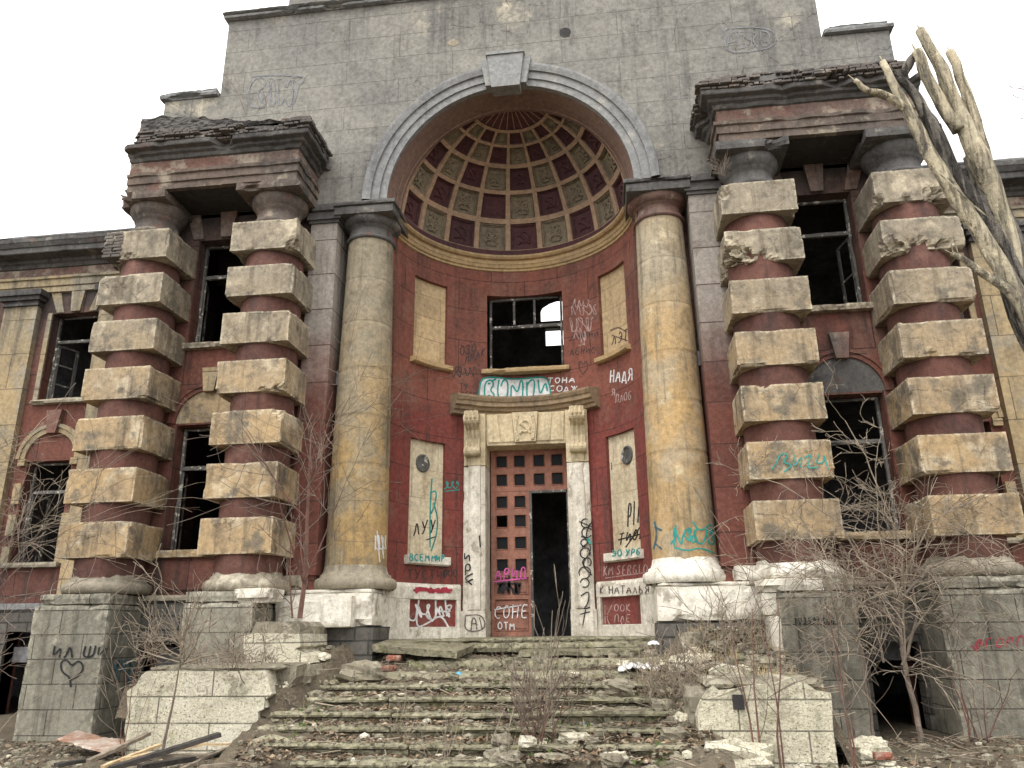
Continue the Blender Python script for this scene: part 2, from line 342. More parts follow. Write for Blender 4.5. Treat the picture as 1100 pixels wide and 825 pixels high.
M['rubble'] = weathered('rubble_stone', (.27, .242, .18), (.19, .17, .13), (.08, .07, .05), .6, .1, patch=((.43, .395, .31), 2.2, .54, .1, .7), speck=((.09, .08, .055), 18, .56, .6), moss=((.11, .13, .04), .58, .55), bump=.9, bdist=.04, large=1.2)
M['darkstone'] = weathered('damp_basement_stone', (.13, .12, .105), (.10, .095, .085), (.05, .047, .042), .6, .6, joints=(.6, .28, .02), joint_col=(.03, .03, .027), patch=((.22, .20, .16), 1.2, .58, .1, .5), bump=1.0, bdist=.04)
M['drum'] = weathered('red_column_drum', (.115, .052, .040), (.09, .044, .036), (.045, .03, .027), .6, .7, patch=((.16, .09, .07), 1.0, .54, .12, .5), bump=.45)
M['base'] = weathered('column_base_stone', (.29, .255, .19), (.23, .205, .16), (.09, .08, .065), .6, .6, patch=((.50, .46, .37), 1.1, .56, .1, .7), bump=.6)
M['inside'] = flat('sooty_interior', (.20, .20, .205), .95, .5, 1.2)
M['soot_shade'] = weathered('sooty_shade_black', (.055, .052, .05), (.038, .037, .037), (.02, .02, .02), .5, .4, patch=((.12, .105, .09), 2, .6, .1, .6), bump=.8)  # soffit soot with the portico's shade worked into the colour; also darkens holes
M['frame'] = weathered('peeling_window_paint', (.15, .145, .135), (.08, .076, .07), (.03, .03, .03), .5, .3, patch=((.60, .58, .53), 6.0, .56, .05, .85), bump=.6)
M['door'] = weathered('worn_brown_door_paint', (.30, .135, .092), (.26, .118, .082), (.13, .068, .052), .4, .4, patch=((.37, .22, .16), 2.5, .56, .1, .55), patch2=((.50, .38, .3), 9, .66, .04, .55), bump=.3, rough=.65)
t = NT('dark_glass'); M['glass'] = t.done((.012, .013, .015), None, rough=.35, spec=.06)
def spray(name, col, thr=.33, soft=.12, top=.97):
    t = NT(name); n = t.math('ADD', t.math('MULTIPLY', t.noise(7, 5, .7), .5), t.math('MULTIPLY', t.noise(38, 4, .7), .5))
    t.put(t.b.inputs['Alpha'], t.math('MULTIPLY', t.rng(n, thr, thr+soft), top)); return t.done(t.mix(1.0, col, t.rng(t.noise(5, 4, .6), .3, .7, .75, 1.2), 'MULTIPLY'), None, rough=.75)
M['paint_white'] = spray('white_paint', (.62, .62, .62)); M['paint_black'] = spray('black_paint', (.018, .018, .02))
M['paint_teal'] = spray('teal_paint', (.03, .27, .24)); M['paint_pink'] = spray('pink_paint', (.50, .10, .30))
M['paint_red'] = spray('red_paint', (.33, .04, .06)); M['paint_grey'] = spray('faded_grey_paint', (.20, .21, .23), .37, .12, .88)
M['paint_dim'] = spray('faded_black_paint', (.07, .05, .05), .37, .12, .88); M['paint_pale'] = spray('thin_pale_paint', (.42, .30, .28), .37, .12, .88); M['paint_blue'] = spray('faded_blue_paint', (.05, .13, .17), .37, .12, .88)
M['twig'] = flat('dry_twig_bark', (.15, .12, .095), .9, .35, 5); M['twig2'] = flat('pale_dry_stem', (.225, .185, .14), .9, .3, 5); M['twig3'] = flat('red_brown_stem', (.13, .07, .055), .9, .3, 5)
M['bark'] = weathered('furrowed_bark', (.135, .12, .105), (.18, .165, .145), (.045, .04, .037), .6, .3, patch=((.27, .24, .19), 3, .55, .08, .6), fibre=(-.62, .85), bump=1.3, bdist=.07, large=2.5)
M['wood'] = weathered('barkless_grey_wood', (.43, .375, .265), (.35, .31, .225), (.09, .08, .068), .55, .2, patch=((.47, .42, .31), 2.0, .52, .1, .6), patch2=((.10, .09, .08), 2.6, .60, .06, .8), fibre=(-.55, .75), bump=1.0, bdist=.04, large=2.0)
M['plank'] = flat('weathered_plank', (.20, .165, .125), .9, .4, 3, .5); M['char'] = flat('charred_plank', (.045, .04, .036), .9, .5, 4, .6); M['lath'] = flat('pale_lath', (.46, .34, .20), .85, .3, 4, .4)
M['rust'] = weathered('rusty_sheet', (.24, .13, .085), (.36, .30, .25), (.10, .05, .032), .5, .1, patch=((.5, .46, .42), 3, .55, .1, .6), bump=.5, large=2)
M['bag'] = flat('white_plastic', (.52, .52, .51), .6, .12, 9, .6); M['bluebag'] = flat('blue_plastic', (.10, .33, .50), .4, .2); M['greybag'] = flat('grey_plastic_film', (.13, .15, .18), .3, .5, 14, 1.0)
M['leaf'] = flat('dead_leaf', (.155, .105, .066), .9, .5, 3); M['leaf2'] = flat('pale_dead_leaf', (.29, .225, .155), .9, .4, 3); M['leaf3'] = flat('dark_dead_leaf', (.07, .05, .036), .9, .4, 3)
M['weed'] = flat('green_weed', (.075, .13, .03), .8, .3, 5); M['straw'] = flat('dry_grass_blades', (.33, .26, .145), .9, .3, 5)
M['redbrick'] = weathered('red_brick', (.23, .09, .06), (.19, .078, .055), (.10, .06, .045), .7, 0, patch=((.28, .24, .19), 9, .52, .08, .6), bump=.6, large=3)
def earth():
    t = NT('littered_earth'); a = t.noise(.7, 6, .6); b = t.noise(5, 6, .7); c = t.noise(26, 5, .7); v = t.vor(16)
    k = t.mix(t.rng(a, .35, .65), (.10, .082, .058), (.145, .12, .085)); k = t.mix(t.rng(b, .5, .7), k, (.055, .045, .034))
    k = t.mix(t.math('MULTIPLY', t.rng(c, .56, .66), .7), k, (.27, .235, .175)); k = t.mix(t.math('MULTIPLY', t.rng(t.noise(1.4, 6, .7), .58, .68), .5), k, (.075, .095, .03))
    return t.done(k, t.math('ADD', t.math('MULTIPLY', c, .7), t.math('ADD', b, t.math('MULTIPLY', v, .5))), 1.0, .05, .95)
M['earth'] = earth()
# ------------------------------------------------------------------ the setting: ground
random.seed(7)
def smooth(a, b, x):
    t = min(max((x-a)/(b-a), 0), 1); return t*t*(3-2*t)
def ground_z(x, y):
    near = smooth(14, 6, abs(x-1))*smooth(-13, -7, y)
    z = -.09 + near*(.09*nz(x, y, 0, .5)+.05*nz(x, y, 0, 1.7, 2)+.025*nz(x, y, 0, 5, 3))
    z += .18*smooth(2.2, 0, abs(x-8.2))*smooth(-3.4, -1.2, y)*(.5+.5*nz(x, y, 1, .8))          # spoil heaped at the right pier
    z -= .05*smooth(-5, -9, y)
    return z
_g = MB()
xs = [-900, -400, -150, -60, -30, -20, -16]+[-13+.17*i for i in range(160)]+[16, 22, 40, 90, 200, 500, 900]
ys = [-300, -120, -50, -25, -18, -13, -11, -9, -7.5, -6.5]+[-6+.14*i for i in range(52)]+[1.6, 5, 13, 30, 80, 200, 500, 1200]
ids = [[_g.vert((x, y, ground_z(x, y) if abs(x) < 22 and -20 < y < 4 else -.12)) for y in ys] for x in xs]
for i in range(len(xs)-1):
    for j in range(len(ys)-1): _g.face((ids[i][j], ids[i+1][j], ids[i+1][j+1], ids[i][j+1]))
setting(_g.build('ground', M['earth'], smooth=True))

# ------------------------------------------------------------------ the building: one thing, its parts below it
WY = 1.3          # plane of the main facade
NC, NR = (0, 1.6), 3.1    # axis and radius of the entrance niche
B = thing('abandoned_building', 'ruined red and ochre classical building with half domed entrance niche and banded columns', 'building', (0, WY, 0))
WX, WW = 7.22, .75        # the windows between the banded columns
DC = (0, 1.75, 12.17)
def planeY(Y): return lambda u, v, d: (u, Y+d, v)

for s in (-1, 1):
    mb = MB(); x0, x1 = (3.1, 9.5)
    hs = [(WX-WW, WX+WW, 8.62, 11.45, .42, False), (WX-WW, WX+WW, 3.67, 6.58, .42, False)]
    if s > 0: hs.append((6.83, 7.76, -.5, 1.56, .7, False))
    else: hs.append((7.0, 8.06, -.5, 1.72, .7, False))
    fn = lambda u, v, d, s=s: (s*u, WY+d, v)
    mb.perforated([4.34, 9.5], [-.5, 12.2], fn, [h for h in hs if h], lambda u, v: (u, v-.15)); mb.quad((s*3.0, WY+.8, -.5), (s*4.36, WY+.8, -.5), (s*4.36, WY+.8, 12.2), (s*3.0, WY+.8, 12.2)); mb.quad((s*4.34, WY, -.5), (s*4.34, WY+.8, -.5), (s*4.34, WY+.8, 12.2), (s*4.34, WY, 12.2))
    mb.quad((s*9.5, WY, -.5), (s*9.5, 5.2, -.5), (s*9.5, 5.2, 15.9), (s*9.5, WY, 15.9))
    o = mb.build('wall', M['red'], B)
    # joint courses run through; window reveal and sills
    for z0, zs in ((8.5, 8.62), (3.53, 3.67)):
        m = MB(); worn_box(m, min(s*(WX-.9), s*(WX+.9)), max(s*(WX-.9), s*(WX+.9)), WY-.17, WY+.2, z0-.04, zs-.005, .09, .02, .03, 3); m.build('window_sill', M['tan'], B)
    # arched tympanum, keystones
    m = MB(); n = 18; c0 = (s*WX, 6.62); rr = .80
    arc = [(c0[0]+rr*math.cos(math.pi*i/n), c0[1]+rr*math.sin(math.pi*i/n)) for i in range(n+1)]
    m.prism(arc, 'y', WY-.004, WY+.06); m.build('tympanum', M['tan'] if s < 0 else M['dark'], B)
    m = MB()
    for i in range(n):
        a, b = math.pi*i/n, math.pi*(i+1)/n
        for r0, r1, y in ((.80, .90, WY-.05), (.90, .98, WY-.08)):
            P = [(c0[0]+r*math.cos(t), y, c0[1]+r*math.sin(t)) for r, t in ((r0, a), (r1, a), (r1, b), (r0, b))]; m.quad(*P)
            Q = [(p[0], WY+.02, p[2]) for p in P]; m.quad(P[0], P[3], Q[3], Q[0]); m.quad(P[1], P[2], Q[2], Q[1])
    m.build('archivolt', M['red'], B)
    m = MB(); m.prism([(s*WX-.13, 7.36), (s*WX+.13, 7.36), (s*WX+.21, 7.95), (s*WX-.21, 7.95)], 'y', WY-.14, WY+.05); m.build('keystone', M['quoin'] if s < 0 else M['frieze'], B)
    m = MB(); m.prism([(s*WX-.14, 11.48), (s*WX+.14, 11.48), (s*WX+.22, 12.19), (s*WX-.22, 12.19)], 'y', WY-.10, WY+.05); m.build('lintel_block', M['frieze'], B)
    for q in (-1, 1): m = MB(); m.prism([(s*WX+q*.62, 11.48), (s*WX+q*.9, 11.48), (s*WX+q*1.16, 12.19), (s*WX+q*.80, 12.19)], 'y', WY-.05, WY+.05); m.build('lintel_block', M['frieze'], B)
    # pale pilaster beside the smooth column
    m = MB(); m.box(*(sorted((s*4.30, s*4.98))), WY-.09, WY+.78, 3.05, 11.62); m.build('pilaster', M['pilaster'], B)
    m = MB()
    for q, (za, zb) in enumerate(((11.62, 11.70), (11.70, 11.9))): m.box(*(sorted((s*(4.26-.05*q), s*(5.03+.04*q)))), WY-.14-.05*q, WY+.74, za, zb)
    m.build('pilaster_capital', M['dark'], B)
    # plinth of white stone under the smooth column and its torus
    m = MB(); worn_box(m, *(sorted((s*2.92, s*5.02))), .98, 2.3, 1.98, 2.66, .14, .03, .09, 5+s)
    worn_box(m, *(sorted((s*2.98, s*4.94))), 1.06, 2.3, 2.655, 2.74, .12, .02, .03, 8+s); m.build('plinth', M['white'], B)
    m = MB(); worn_box(m, *(sorted((s*2.9, s*5.0))), 1.02, 2.3, .9, 1.975, .16, .02, .05, 15+s); m.build('foundation', M['darkstone'], B)
    m = MB(); m.lathe([(.86, 2.74), (.91, 2.78), (.925, 2.86), (.90, 2.95), (.83, 2.99), (.79, 3.0), (.78, 3.06), (.73, 3.08), (.70, 3.16), (.69, 3.25)], s*3.62, 1.85, 56, ns=.012, seed=s)
    worn_box(m, *(sorted((s*4.5, s*5.1))), 1.1, 2.0, 2.74, 3.05, .1, .04, .05, 4)
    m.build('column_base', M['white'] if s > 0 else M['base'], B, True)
    # smooth column
    c = part('smooth_column', B); prof = []; z = 3.2
    joints = [4.35, 5.5, 6.65, 7.8, 8.95, 10.1]
    zz = 3.2
    while zz <= 11.24:
        k = (zz-3.2)/8.05; r = .685-.125*k**1.6
        j = min(joints, key=lambda q: abs(q-zz)); prof.append((r-(.012 if abs(j-zz) < .012 else 0), zz)); zz += .0225 if abs(j-zz) < .05 else .09
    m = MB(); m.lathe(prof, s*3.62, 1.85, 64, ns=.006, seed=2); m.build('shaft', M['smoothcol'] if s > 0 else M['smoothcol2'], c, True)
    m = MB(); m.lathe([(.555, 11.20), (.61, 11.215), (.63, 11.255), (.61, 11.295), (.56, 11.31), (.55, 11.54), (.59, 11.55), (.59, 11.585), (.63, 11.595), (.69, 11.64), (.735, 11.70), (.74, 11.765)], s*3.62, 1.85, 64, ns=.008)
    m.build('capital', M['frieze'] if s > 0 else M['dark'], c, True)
    m = MB(); worn_box(m, *(sorted((s*2.84, s*4.36))), 1.06, 2.6, 11.76, 11.98, .11, .02, .05, 21+s); worn_box(m, *(sorted((s*2.79, s*4.38))), 1.01, 2.6, 11.982, 12.1, .11, .025, .07, 23+s)
    m.build('abacus', M['dark'], c)
    m = MB(); worn_box(m, *(sorted((s*4.362, s*4.93))), 1.02, 1.5, 11.9, 12.08, .11, .015, .03, 2); m.build('impost_ledge', M['dark'], B)

# upper wall with the arch cut out of it, attic, shoulders
mb = MB(); AR, AZ = 3.07, 12.17; top = 18.35
cols = [AR*math.sin(math.pi/2*(i/26)) for i in range(-26, 27)]
for a, b in zip(cols, cols[1:]):
    za, zb = [AZ+max(AR*AR-q*q, 0)**.5 for q in (a, b)]
    mb.quad((a, WY, za), (b, WY, zb), (b, WY, top), (a, WY, top))
zl = [12.1, 13.0, 14.0, 15.9]
for s in (-1, 1):
    mb.quad((s*3.07, WY, 12.1), (s*7.9, WY, 12.1), (s*7.9, WY, top), (s*3.07, WY, top)); mb.quad((s*7.9, WY, 12.1), (s*9.5, WY, 12.1), (s*9.5, WY, 15.85), (s*7.9, WY, 15.85))
    mb.quad((s*7.9, WY, 15.7), (s*7.9, 5, 15.7), (s*7.9, 5, top), (s*7.9, WY, top)); mb.quad((s*7.9, WY, 15.85), (s*9.5, WY, 15.85), (s*9.5, 5, 15.85), (s*7.9, 5, 15.85))
mb.quad((-7.9, WY, top), (7.9, WY, top), (7.9, 5, top), (-7.9, 5, top)); mb.quad((-9.5, 5, 12), (9.5, 5, 12), (9.5, 5, 15.85), (-9.5, 5, 15.85)); mb.quad((-7.9, 5, 15.85), (7.9, 5, 15.85), (7.9, 5, top), (-7.9, 5, top))
attic = mb.build('attic_wall', M['grey'], B)
mb = MB(); mb.box(-6.2, 6.2, WY+.05, 5, 18.62, 20.6); mb.build('upper_tier', M['grey'], B)
m = MB(); worn_box(m, -8.0, 8.0, WY-.16, WY+.6, 18.36, 18.46, .13, .03, .08, 3, .012); worn_box(m, -8.05, 8.05, WY-.22, WY+.6, 18.462, 18.55, .13, .05, .12, 6, .015); worn_box(m, -7.6, 7.6, WY-.1, WY+.6, 18.552, 18.66, .13, .05, .1, 9, .02)
m.build('attic_cornice', M['arch'], B)
for s in (-1, 1):
    m = MB(); worn_box(m, *(sorted((s*7.95, s*9.62))), WY-.12, WY+.5, 15.86, 16.02, .11, .03, .09, 3+s, .015); worn_box(m, *(sorted((s*8.0, s*9.52))), WY-.05, WY+.5, 16.022, 16.14, .11, .04, .12, 13+s, .02); m.build('shoulder_coping', M['arch'], B)
# damage on the attic
m = MB(); c = onY(607, 35, WY); m.prism([(c.x+.15*(1+.25*nz(i, 3, 0, .9))*math.cos(i*.4488), c.z+.16*(1+.25*nz(i, 7, 0, .9))*math.sin(i*.4488)) for i in range(14)], 'y', WY-.006, WY+.05); h = m.build('hole_shade_disc', M['soot_shade'], attic)  # flat near-black disc: the shade inside a hole painted as colour
m = MB()
for q, (px, py, a) in enumerate(((487, 46, .17),)):
    c = onY(px, py, WY)
    pts = [(c.x+a*(1+.4*nz(i, q, 0, 1.3))*math.cos(i*.7), c.z+.6*a*(1+.4*nz(i, q, 5, 1.3))*math.sin(i*.7)) for i in range(9)]; m.prism(pts, 'y', WY-.008, WY+.02)
m.build('plaster_patch', M['tan'], attic)

# archivolt, keystone, soffit
def arc_sweep(prof, cx, cz, n=72, a0=0.0, a1=math.pi, ns=.004):
    m = MB()
    def P(u, v):
        t = a0+(a1-a0)*u; k = v*(len(prof)-1); i = min(int(k), len(prof)-2); f = k-i
        r = prof[i][0]*(1-f)+prof[i+1][0]*f; y = prof[i][1]*(1-f)+prof[i+1][1]*f
        x, z = cx+r*math.cos(t), cz+r*math.sin(t); d = ns*nz(x, y, z, 4)
        return (x, y+d, z)
    m.grid(n, len(prof)-1, P); return m
arc_sweep([(3.06, 1.35), (3.06, 1.20), (3.25, 1.20), (3.25, 1.155), (3.46, 1.155), (3.46, 1.10), (3.56, 1.07), (3.60, 1.06), (3.66, 1.06), (3.68, 1.10), (3.68, 1.31)], 0, AZ-.02).build('archivolt', M['arch'], B)
m = MB()
m.prism([(-.36, 15.0), (.36, 15.0), (.47, 15.97), (-.47, 15.97)], 'y', .92, 1.3); m.prism([(-.52, 15.12), (-.365, 15.12), (-.475, 15.92), (-.66, 15.92)], 'y', 1.0, 1.3); m.prism([(.365, 15.12), (.52, 15.12), (.66, 15.92), (.475, 15.92)], 'y', 1.0, 1.3)
m.box(-.5, .5, .88, 1.3, 15.972, 16.06); m.build('keystone', M['arch'], B)
arc_sweep([(3.062, 1.2), (3.05, 1.35), (2.99, 1.7), (2.955, 1.98), (2.93, 2.0), (2.93, 2.1), (2.96, 2.13)], 0, AZ-.005, 72).build('arch_soffit', M['soffit'], B)

# the half dome, its coffers
DR = 2.98
def sph(ph, el, d, r=DR):
    q = r+d; return (DC[0]+q*math.cos(el)*math.sin(ph), DC[1]+q*math.cos(el)*math.cos(ph), DC[2]+q*math.sin(el))
rows = [(3.4, 18.4), (21.2, 34.5), (36.6, 48.6), (50.8, 60.2), (61.6, 68.7)]
holes = []; cof = []
for k in range(-4, 5):
    for i, (e0, e1) in enumerate(rows):
        w = 7.55; holes.append((R(18*k-w), R(18*k+w), R(e0), R(e1), .10, False)); cof.append((k, i, 18*k, e0, e1, w))
m = MB(); m.perforated([R(-90+3*i) for i in range(61)], [R(3*i) for i in range(0, 24)]+[R(70.5)], sph, holes); dome = m.build('half_dome', M['domerib'], B)
m = MB(); m.grid(60, 8, lambda u, v: sph(R(-90+180*u), R(70.5+19.4*v), .05)); m.grid(60, 1, lambda u, v: sph(R(-90+180*u), R(70.5), .05*v)); m.build('dome_cap', M['cofdark'], dome, True)
m = MB()
for k in range(-7, 8): m.tube([sph(R(k*12), R(70.5+19*j/6), .045) for j in range(7)], .013, 5)
m.build('cap_rib', M['domerib'], dome)
def bez(pts, n=3):
    for _ in range(n):
        q = [pts[0]]
        for a, b in zip(pts, pts[1:]): q += [(a[0]*.75+b[0]*.25, a[1]*.75+b[1]*.25), (a[0]*.25+b[0]*.75, a[1]*.25+b[1]*.75)]
        pts = q+[pts[-1]]
    return pts
def ring(cx, cy, r, a0=0, a1=360, n=14): return [(cx+r*math.cos(R(a0+(a1-a0)*i/n)), cy+r*math.sin(R(a0+(a1-a0)*i/n))) for i in range(n+1)]
SICKLE = [ring(.04, .06, .46, -120, 110, 16), [(-.19, -.34), (-.42, -.62)], [(-.52, .40), (.5, -.62)], [(-.66, .26), (-.36, .56)]]
SICKLE = [ring(.0, .05, .5, -125, 100, 16), [(-.28, -.36), (-.55, -.62)], [(-.40, .34), (.55, -.60)], [(-.56, .18), (-.22, .50)]]
WREATH = [ring(0, .36, .26), ring(-.24, .16, .22, 60, 330), ring(.24, .16, .22, -150, 120), [(0, .1), (0, -.72)], bez([(0, -.1), (-.25, -.3), (-.5, -.25), (-.55, -.55)]), bez([(0, -.1), (.25, -.3), (.5, -.25), (.55, -.55)]), [(-.45, -.72), (.45, -.72)], bez([(-.5, .62), (-.2, .75), (.2, .75), (.5, .62)])]
for k, i, pc, e0, e1, w in cof:
    dark = (k+i) % 2 == 0; ec, eh = (e0+e1)/2, (e1-e0)/2
    S = lambda u, v, d: sph(R(pc+w*u), R(ec+eh*v), d)
    m = MB(); m.grid(4, 4, lambda u, v: S(2*u-1, 2*v-1, .098))
    # stepped inner border
    for a, b, d0 in ((1.0, .86, .055), (.86, .78, .08)):
        for (u0, v0, u1, v1) in ((-a, -a, a, -b), (-a, b, a, a), (-a, -b, -b, b), (b, -b, a, b)):
            m.quad(S(u0, v0, d0), S(u1, v0, d0), S(u1, v1, d0), S(u0, v1, d0))
            for q in ((u0, v0, u1, v0), (u0, v1, u1, v1), (u0, v0, u0, v1), (u1, v0, u1, v1)): m.quad(S(q[0], q[1], d0), S(q[2], q[3], d0), S(q[2], q[3], .098), S(q[0], q[1], .098))
    plain = (k, i) in ((-1, 1), (2, 4), (-2, 4), (0, 4))
    if not plain:
        for st in (SICKLE if dark else WREATH): m.tube([S(p[0]*.78, p[1]*.78, .085) for p in st], .036 if i < 3 else .026, 5)
        if not dark:
            for q in range(9):
                for sx, sy in ((-.93, -.8+.2*q), (.93, -.8+.2*q), (-.8+.2*q, .93), (-.8+.2*q, -.93)):
                    p = S(sx, sy, .05); stone(m, p, .022, .022, .03, 1, 0, 3)
    m.build('coffer', M['cofdark'] if dark else M['coflight'], dome)

# ring cornice of the niche
m = MB(); m.lathe([(3.12, 11.62), (3.06, 11.64), (3.06, 11.70), (3.02, 11.72), (3.00, 11.80), (2.98, 11.82), (2.98, 11.93), (2.90, 11.95), (2.86, 12.0), (2.86, 12.05), (3.0, 12.07)], *NC, 72, -math.pi/2, math.pi/2)
m.build('niche_cornice', M['ring'], B)
m = MB(); m.grid(72, 2, lambda u, v: sph(R(-90+180*u), R(-3+6.0*v), -.014)); m.build('frieze_band', M['cofdark'], B)

# niche wall: door, window, four blind panels
def cyl(u, v, d): r = NR+d; return (NC[0]+r*math.sin(u), NC[1]+r*math.cos(u), v)
hs = [(R(-19.9), R(19.9), 8.66, 10.88, .35, False), (R(-20.0), R(20.0), 1.6, 6.5, .35, False)]
for a, b in ((-62.6, -41.7), (41.7, 62.6)):
    hs.append((R(a), R(b), 8.6, 10.95, .11, False)); hs.append((R(a), R(b), 3.60, 6.5, .11, False))
m = MB(); m.perforated([R(-90+3*i) for i in range(61)], [1.66+.45*i for i in range(24)], cyl, hs, lambda u, v: (u*NR, v-.15)); NW = m.build('niche_wall', M['niche'], B)
for a, b in ((-62.6, -41.7), (41.7, 62.6)):
    for z0, z1, mat, nm in ((8.6, 10.95, 'panel', 'blind_panel'), (3.6, 6.5, 'panelwhite', 'blind_panel')):
        m = MB(); m.grid(8, 6, lambda u, v: cyl(R(a+(b-a)*u), z0+(z1-z0)*v, .108), uvfn=lambda u, v: (R(a+(b-a)*u)*NR, z0+(z1-z0)*v)); pn = m.build(nm, M[mat], NW)
        if z0 < 5:     # a round blocked hole and a patch
            ph = R((a+b)/2 + (1.5 if a > 0 else -1.0)); c0 = cyl(ph, 5.92, .09)
            tv = Vector((math.cos(ph), -math.sin(ph), 0)); m = MB()
            pts = [Vector(c0)+tv*(.19*math.cos(2*math.pi*q/20))+Vector((0, 0, .20*math.sin(2*math.pi*q/20))) for q in range(20)]
            m.tube(pts+[pts[0], pts[1]], .035, 6); m.poly([p*1 for p in pts]); m.build('round_hole', M['frame'], pn)
        m = MB(); zz = z0-.14 if z0 > 5 else z0-.21
        def sill(u, v, a=a, b=b, z0=z0, zz=zz):
            pts = [(.02, z0), (-.16, z0), (-.16, zz+.03), (-.10, zz), (.02, zz)]; d, z = pts[int(round(v*4))]
            return cyl(R(a-2.2+(b-a+4.4)*u), z, d)
        m.grid(10, 4, sill)
        for e in (a-2.2, b+2.2): m.poly([cyl(R(e), z, d) for d, z in ((.02, z0), (-.16, z0), (-.16, zz+.03), (-.10, zz), (.02, zz))])
        m.build('panel_sill', M['ring'] if z0 > 5 else M['white'], NW)
# small white end pieces and skirting of the niche
def bandC(a0, a1, prof, mat, name, n=20):
    m = MB(); k = len(prof)-1
    def f(u, v): d, z = prof[int(round(v*k))]; x = cyl(R(a0+(a1-a0)*u), z, d); e = .006*nz(x[0], x[1], x[2], 5); return (x[0]+e, x[1]-e, x[2]+e)
    m.grid(n, k, f)
    for e in (a0, a1): m.poly([cyl(R(e), z, d) for d, z in prof])
    return m.build(name, mat, B)
for a0, a1 in ((-84, -33.5), (33.5, 84)):
    bandC(a0, a1, [(.02, 2.97), (-.06, 2.95), (-.10, 2.88), (-.10, 2.60), (.02, 2.58)], M['white'], 'skirting_band')
    bandC(a0, a1, [(.02, 1.97), (-.12, 1.95), (-.12, 1.62), (.02, 1.60)], M['white'], 'skirting_foot')
    m = MB(); aa, bb = (a0+(22 if a0 < 0 else 2), a1-(2 if a0 < 0 else 22)); m.grid(8, 2, lambda u, v: cyl(R(aa+(bb-aa)*u), 1.97+.61*v, -.012)); m.build('skirting_panel', M['niche'], NW)
    for e0, e1 in ((a0, aa), (bb, a1)): bandC(e0, e1, [(.02, 2.6), (-.09, 2.595), (-.09, 1.955), (.02, 1.95)], M['white'], 'skirting_post', 5)
# window of the niche
m = MB(); worn_box(m, -1.2, 1.2, 4.36, 4.75, 8.52, 8.655, .09, .02, .03, 2); m.build('window_sill', M['ring'], B)
def window(parent, x0, x1, z0, z1, y, tz, mull_top=(.5,), name='window', sash=None):
    w = part(name, parent)
    m = MB(); t = .065
    for a, b, c, d in ((x0, x0+t, z0, z1), (x1-t, x1, z0, z1), (x0+t, x1-t, z1-t, z1), (x0+t, x1-t, tz-.05, tz+.05)): worn_box(m, a, b, y, y+.09, c, d, .12, .008, .03, int(a*7+c), .006)
    for f in mull_top: xx = x0+(x1-x0)*f; worn_box(m, xx-.035, xx+.035, y+.005, y+.08, tz+.05, z1-t, .12, .008, .02, 5, .006)
    m.build('frame', M['frame'], w)
    if sash:      # casements left hanging open: (hinge side, swing degrees, bars)
        for hx, ang, bars in sash:
            m = MB(); wd = (x1-x0)/2-t; h0, h1 = z0+.02, tz-.06; dx, dy = math.cos(R(ang)), math.sin(R(ang)); sgn = 1 if hx == x0+t else -1
            def bar(u0, u1, v0, v1):
                P = [(hx+sgn*u*wd*dx, y+.05+u*wd*dy+q*.0, h0+(h1-h0)*v) for u, v, q in ((u0, v0, 0), (u1, v0, 0), (u1, v1, 0), (u0, v1, 0))]
                nrm = Vector((dy, -dx*sgn, 0))*.04
                A = [m.vert(p) for p in P]; C = [m.vert((p[0]+nrm.x, p[1]+nrm.y, p[2])) for p in P]
                m.face(A); m.face(C[::-1])
                for q in range(4): m.face((A[q], A[(q+1) % 4], C[(q+1) % 4], C[q]))
            bar(0, .13, 0, 1); bar(.87, 1, 0, 1); bar(.13, .87, 0, .035); bar(.13, .87, .965, 1)
            for b in bars: bar(.13, .87, b-.012, b+.012)
            if len(bars) > 2: bar(.48, .54, .04, bars[-1])
            m.build('sash', M['frame'], w)
    return w
window(B, -1.03, 1.03, 8.67, 10.87, 4.80, 10.0, (.34, .62))
for s in (-1, 1):
    x0, x1 = s*WX-WW, s*WX+WW; sa = [(x0+.065, 68, (.33, .66))] if s < 0 else [(x1-.065, 80, (.5,))]
    window(B, x0+.01, x1-.01, 8.63, 11.44, WY+.30, 10.55, (), sash=sa)
    window(B, x0+.01, x1-.01, 3.68, 6.57, WY+.30, 5.6, (), sash=sa if s < 0 else None)

# door surround and door
dp = part('door_surround', B)
for s in (-1, 1):
    m = MB(); worn_box(m, *sorted((s*1.04, s*1.62)), 4.10, 4.9, 1.68, 5.92, .12, .02, .04, 3+s); worn_box(m, *sorted((s*1.16, s*1.48)), 4.04, 4.2, 2.35, 5.92, .12, .01, .02, 7+s); worn_box(m, *sorted((s*1.02, s*1.66)), 4.03, 4.9, 1.68, 2.34, .12, .02, .05, 13+s)
    m.build('jamb', M['white'], dp)
    m = MB(); worn_box(m, *sorted((s*1.04, s*1.62)), 4.10, 4.9, 5.925, 7.32, .12, .015, .02, 3+s); worn_box(m, *sorted((s*1.16, s*1.50)), 4.05, 4.2, 5.925, 6.4, .12, .01, .02, 7+s); m.build('upper_jamb', M['cream'], dp)
    # scroll bracket
    m = MB(); x0, x1 = sorted((s*1.18, s*1.54))
    pr = [(4.1, 7.3), (3.72, 7.3), (3.70, 7.12), (3.80, 7.0), (3.98, 6.85), (4.02, 6.6), (3.98, 6.42), (3.90, 6.36), (3.87, 6.26), (3.92, 6.17), (4.02, 6.15), (4.1, 6.2)]
    m.prism(pr, 'x', x0, x1); m.tube([(x0-.03, 3.96, 6.27), (x1+.03, 3.96, 6.27)], .12, 14); m.tube([(x0-.02, 3.84, 7.1), (x1+.02, 3.84, 7.1)], .14, 14)
    for f in (.2, .5, .8): m.tube([(x0+(x1-x0)*f, y-.012, z) for y, z in pr[1:9]], .035, 5)
    m.build('scroll_bracket', M['cream'], dp)
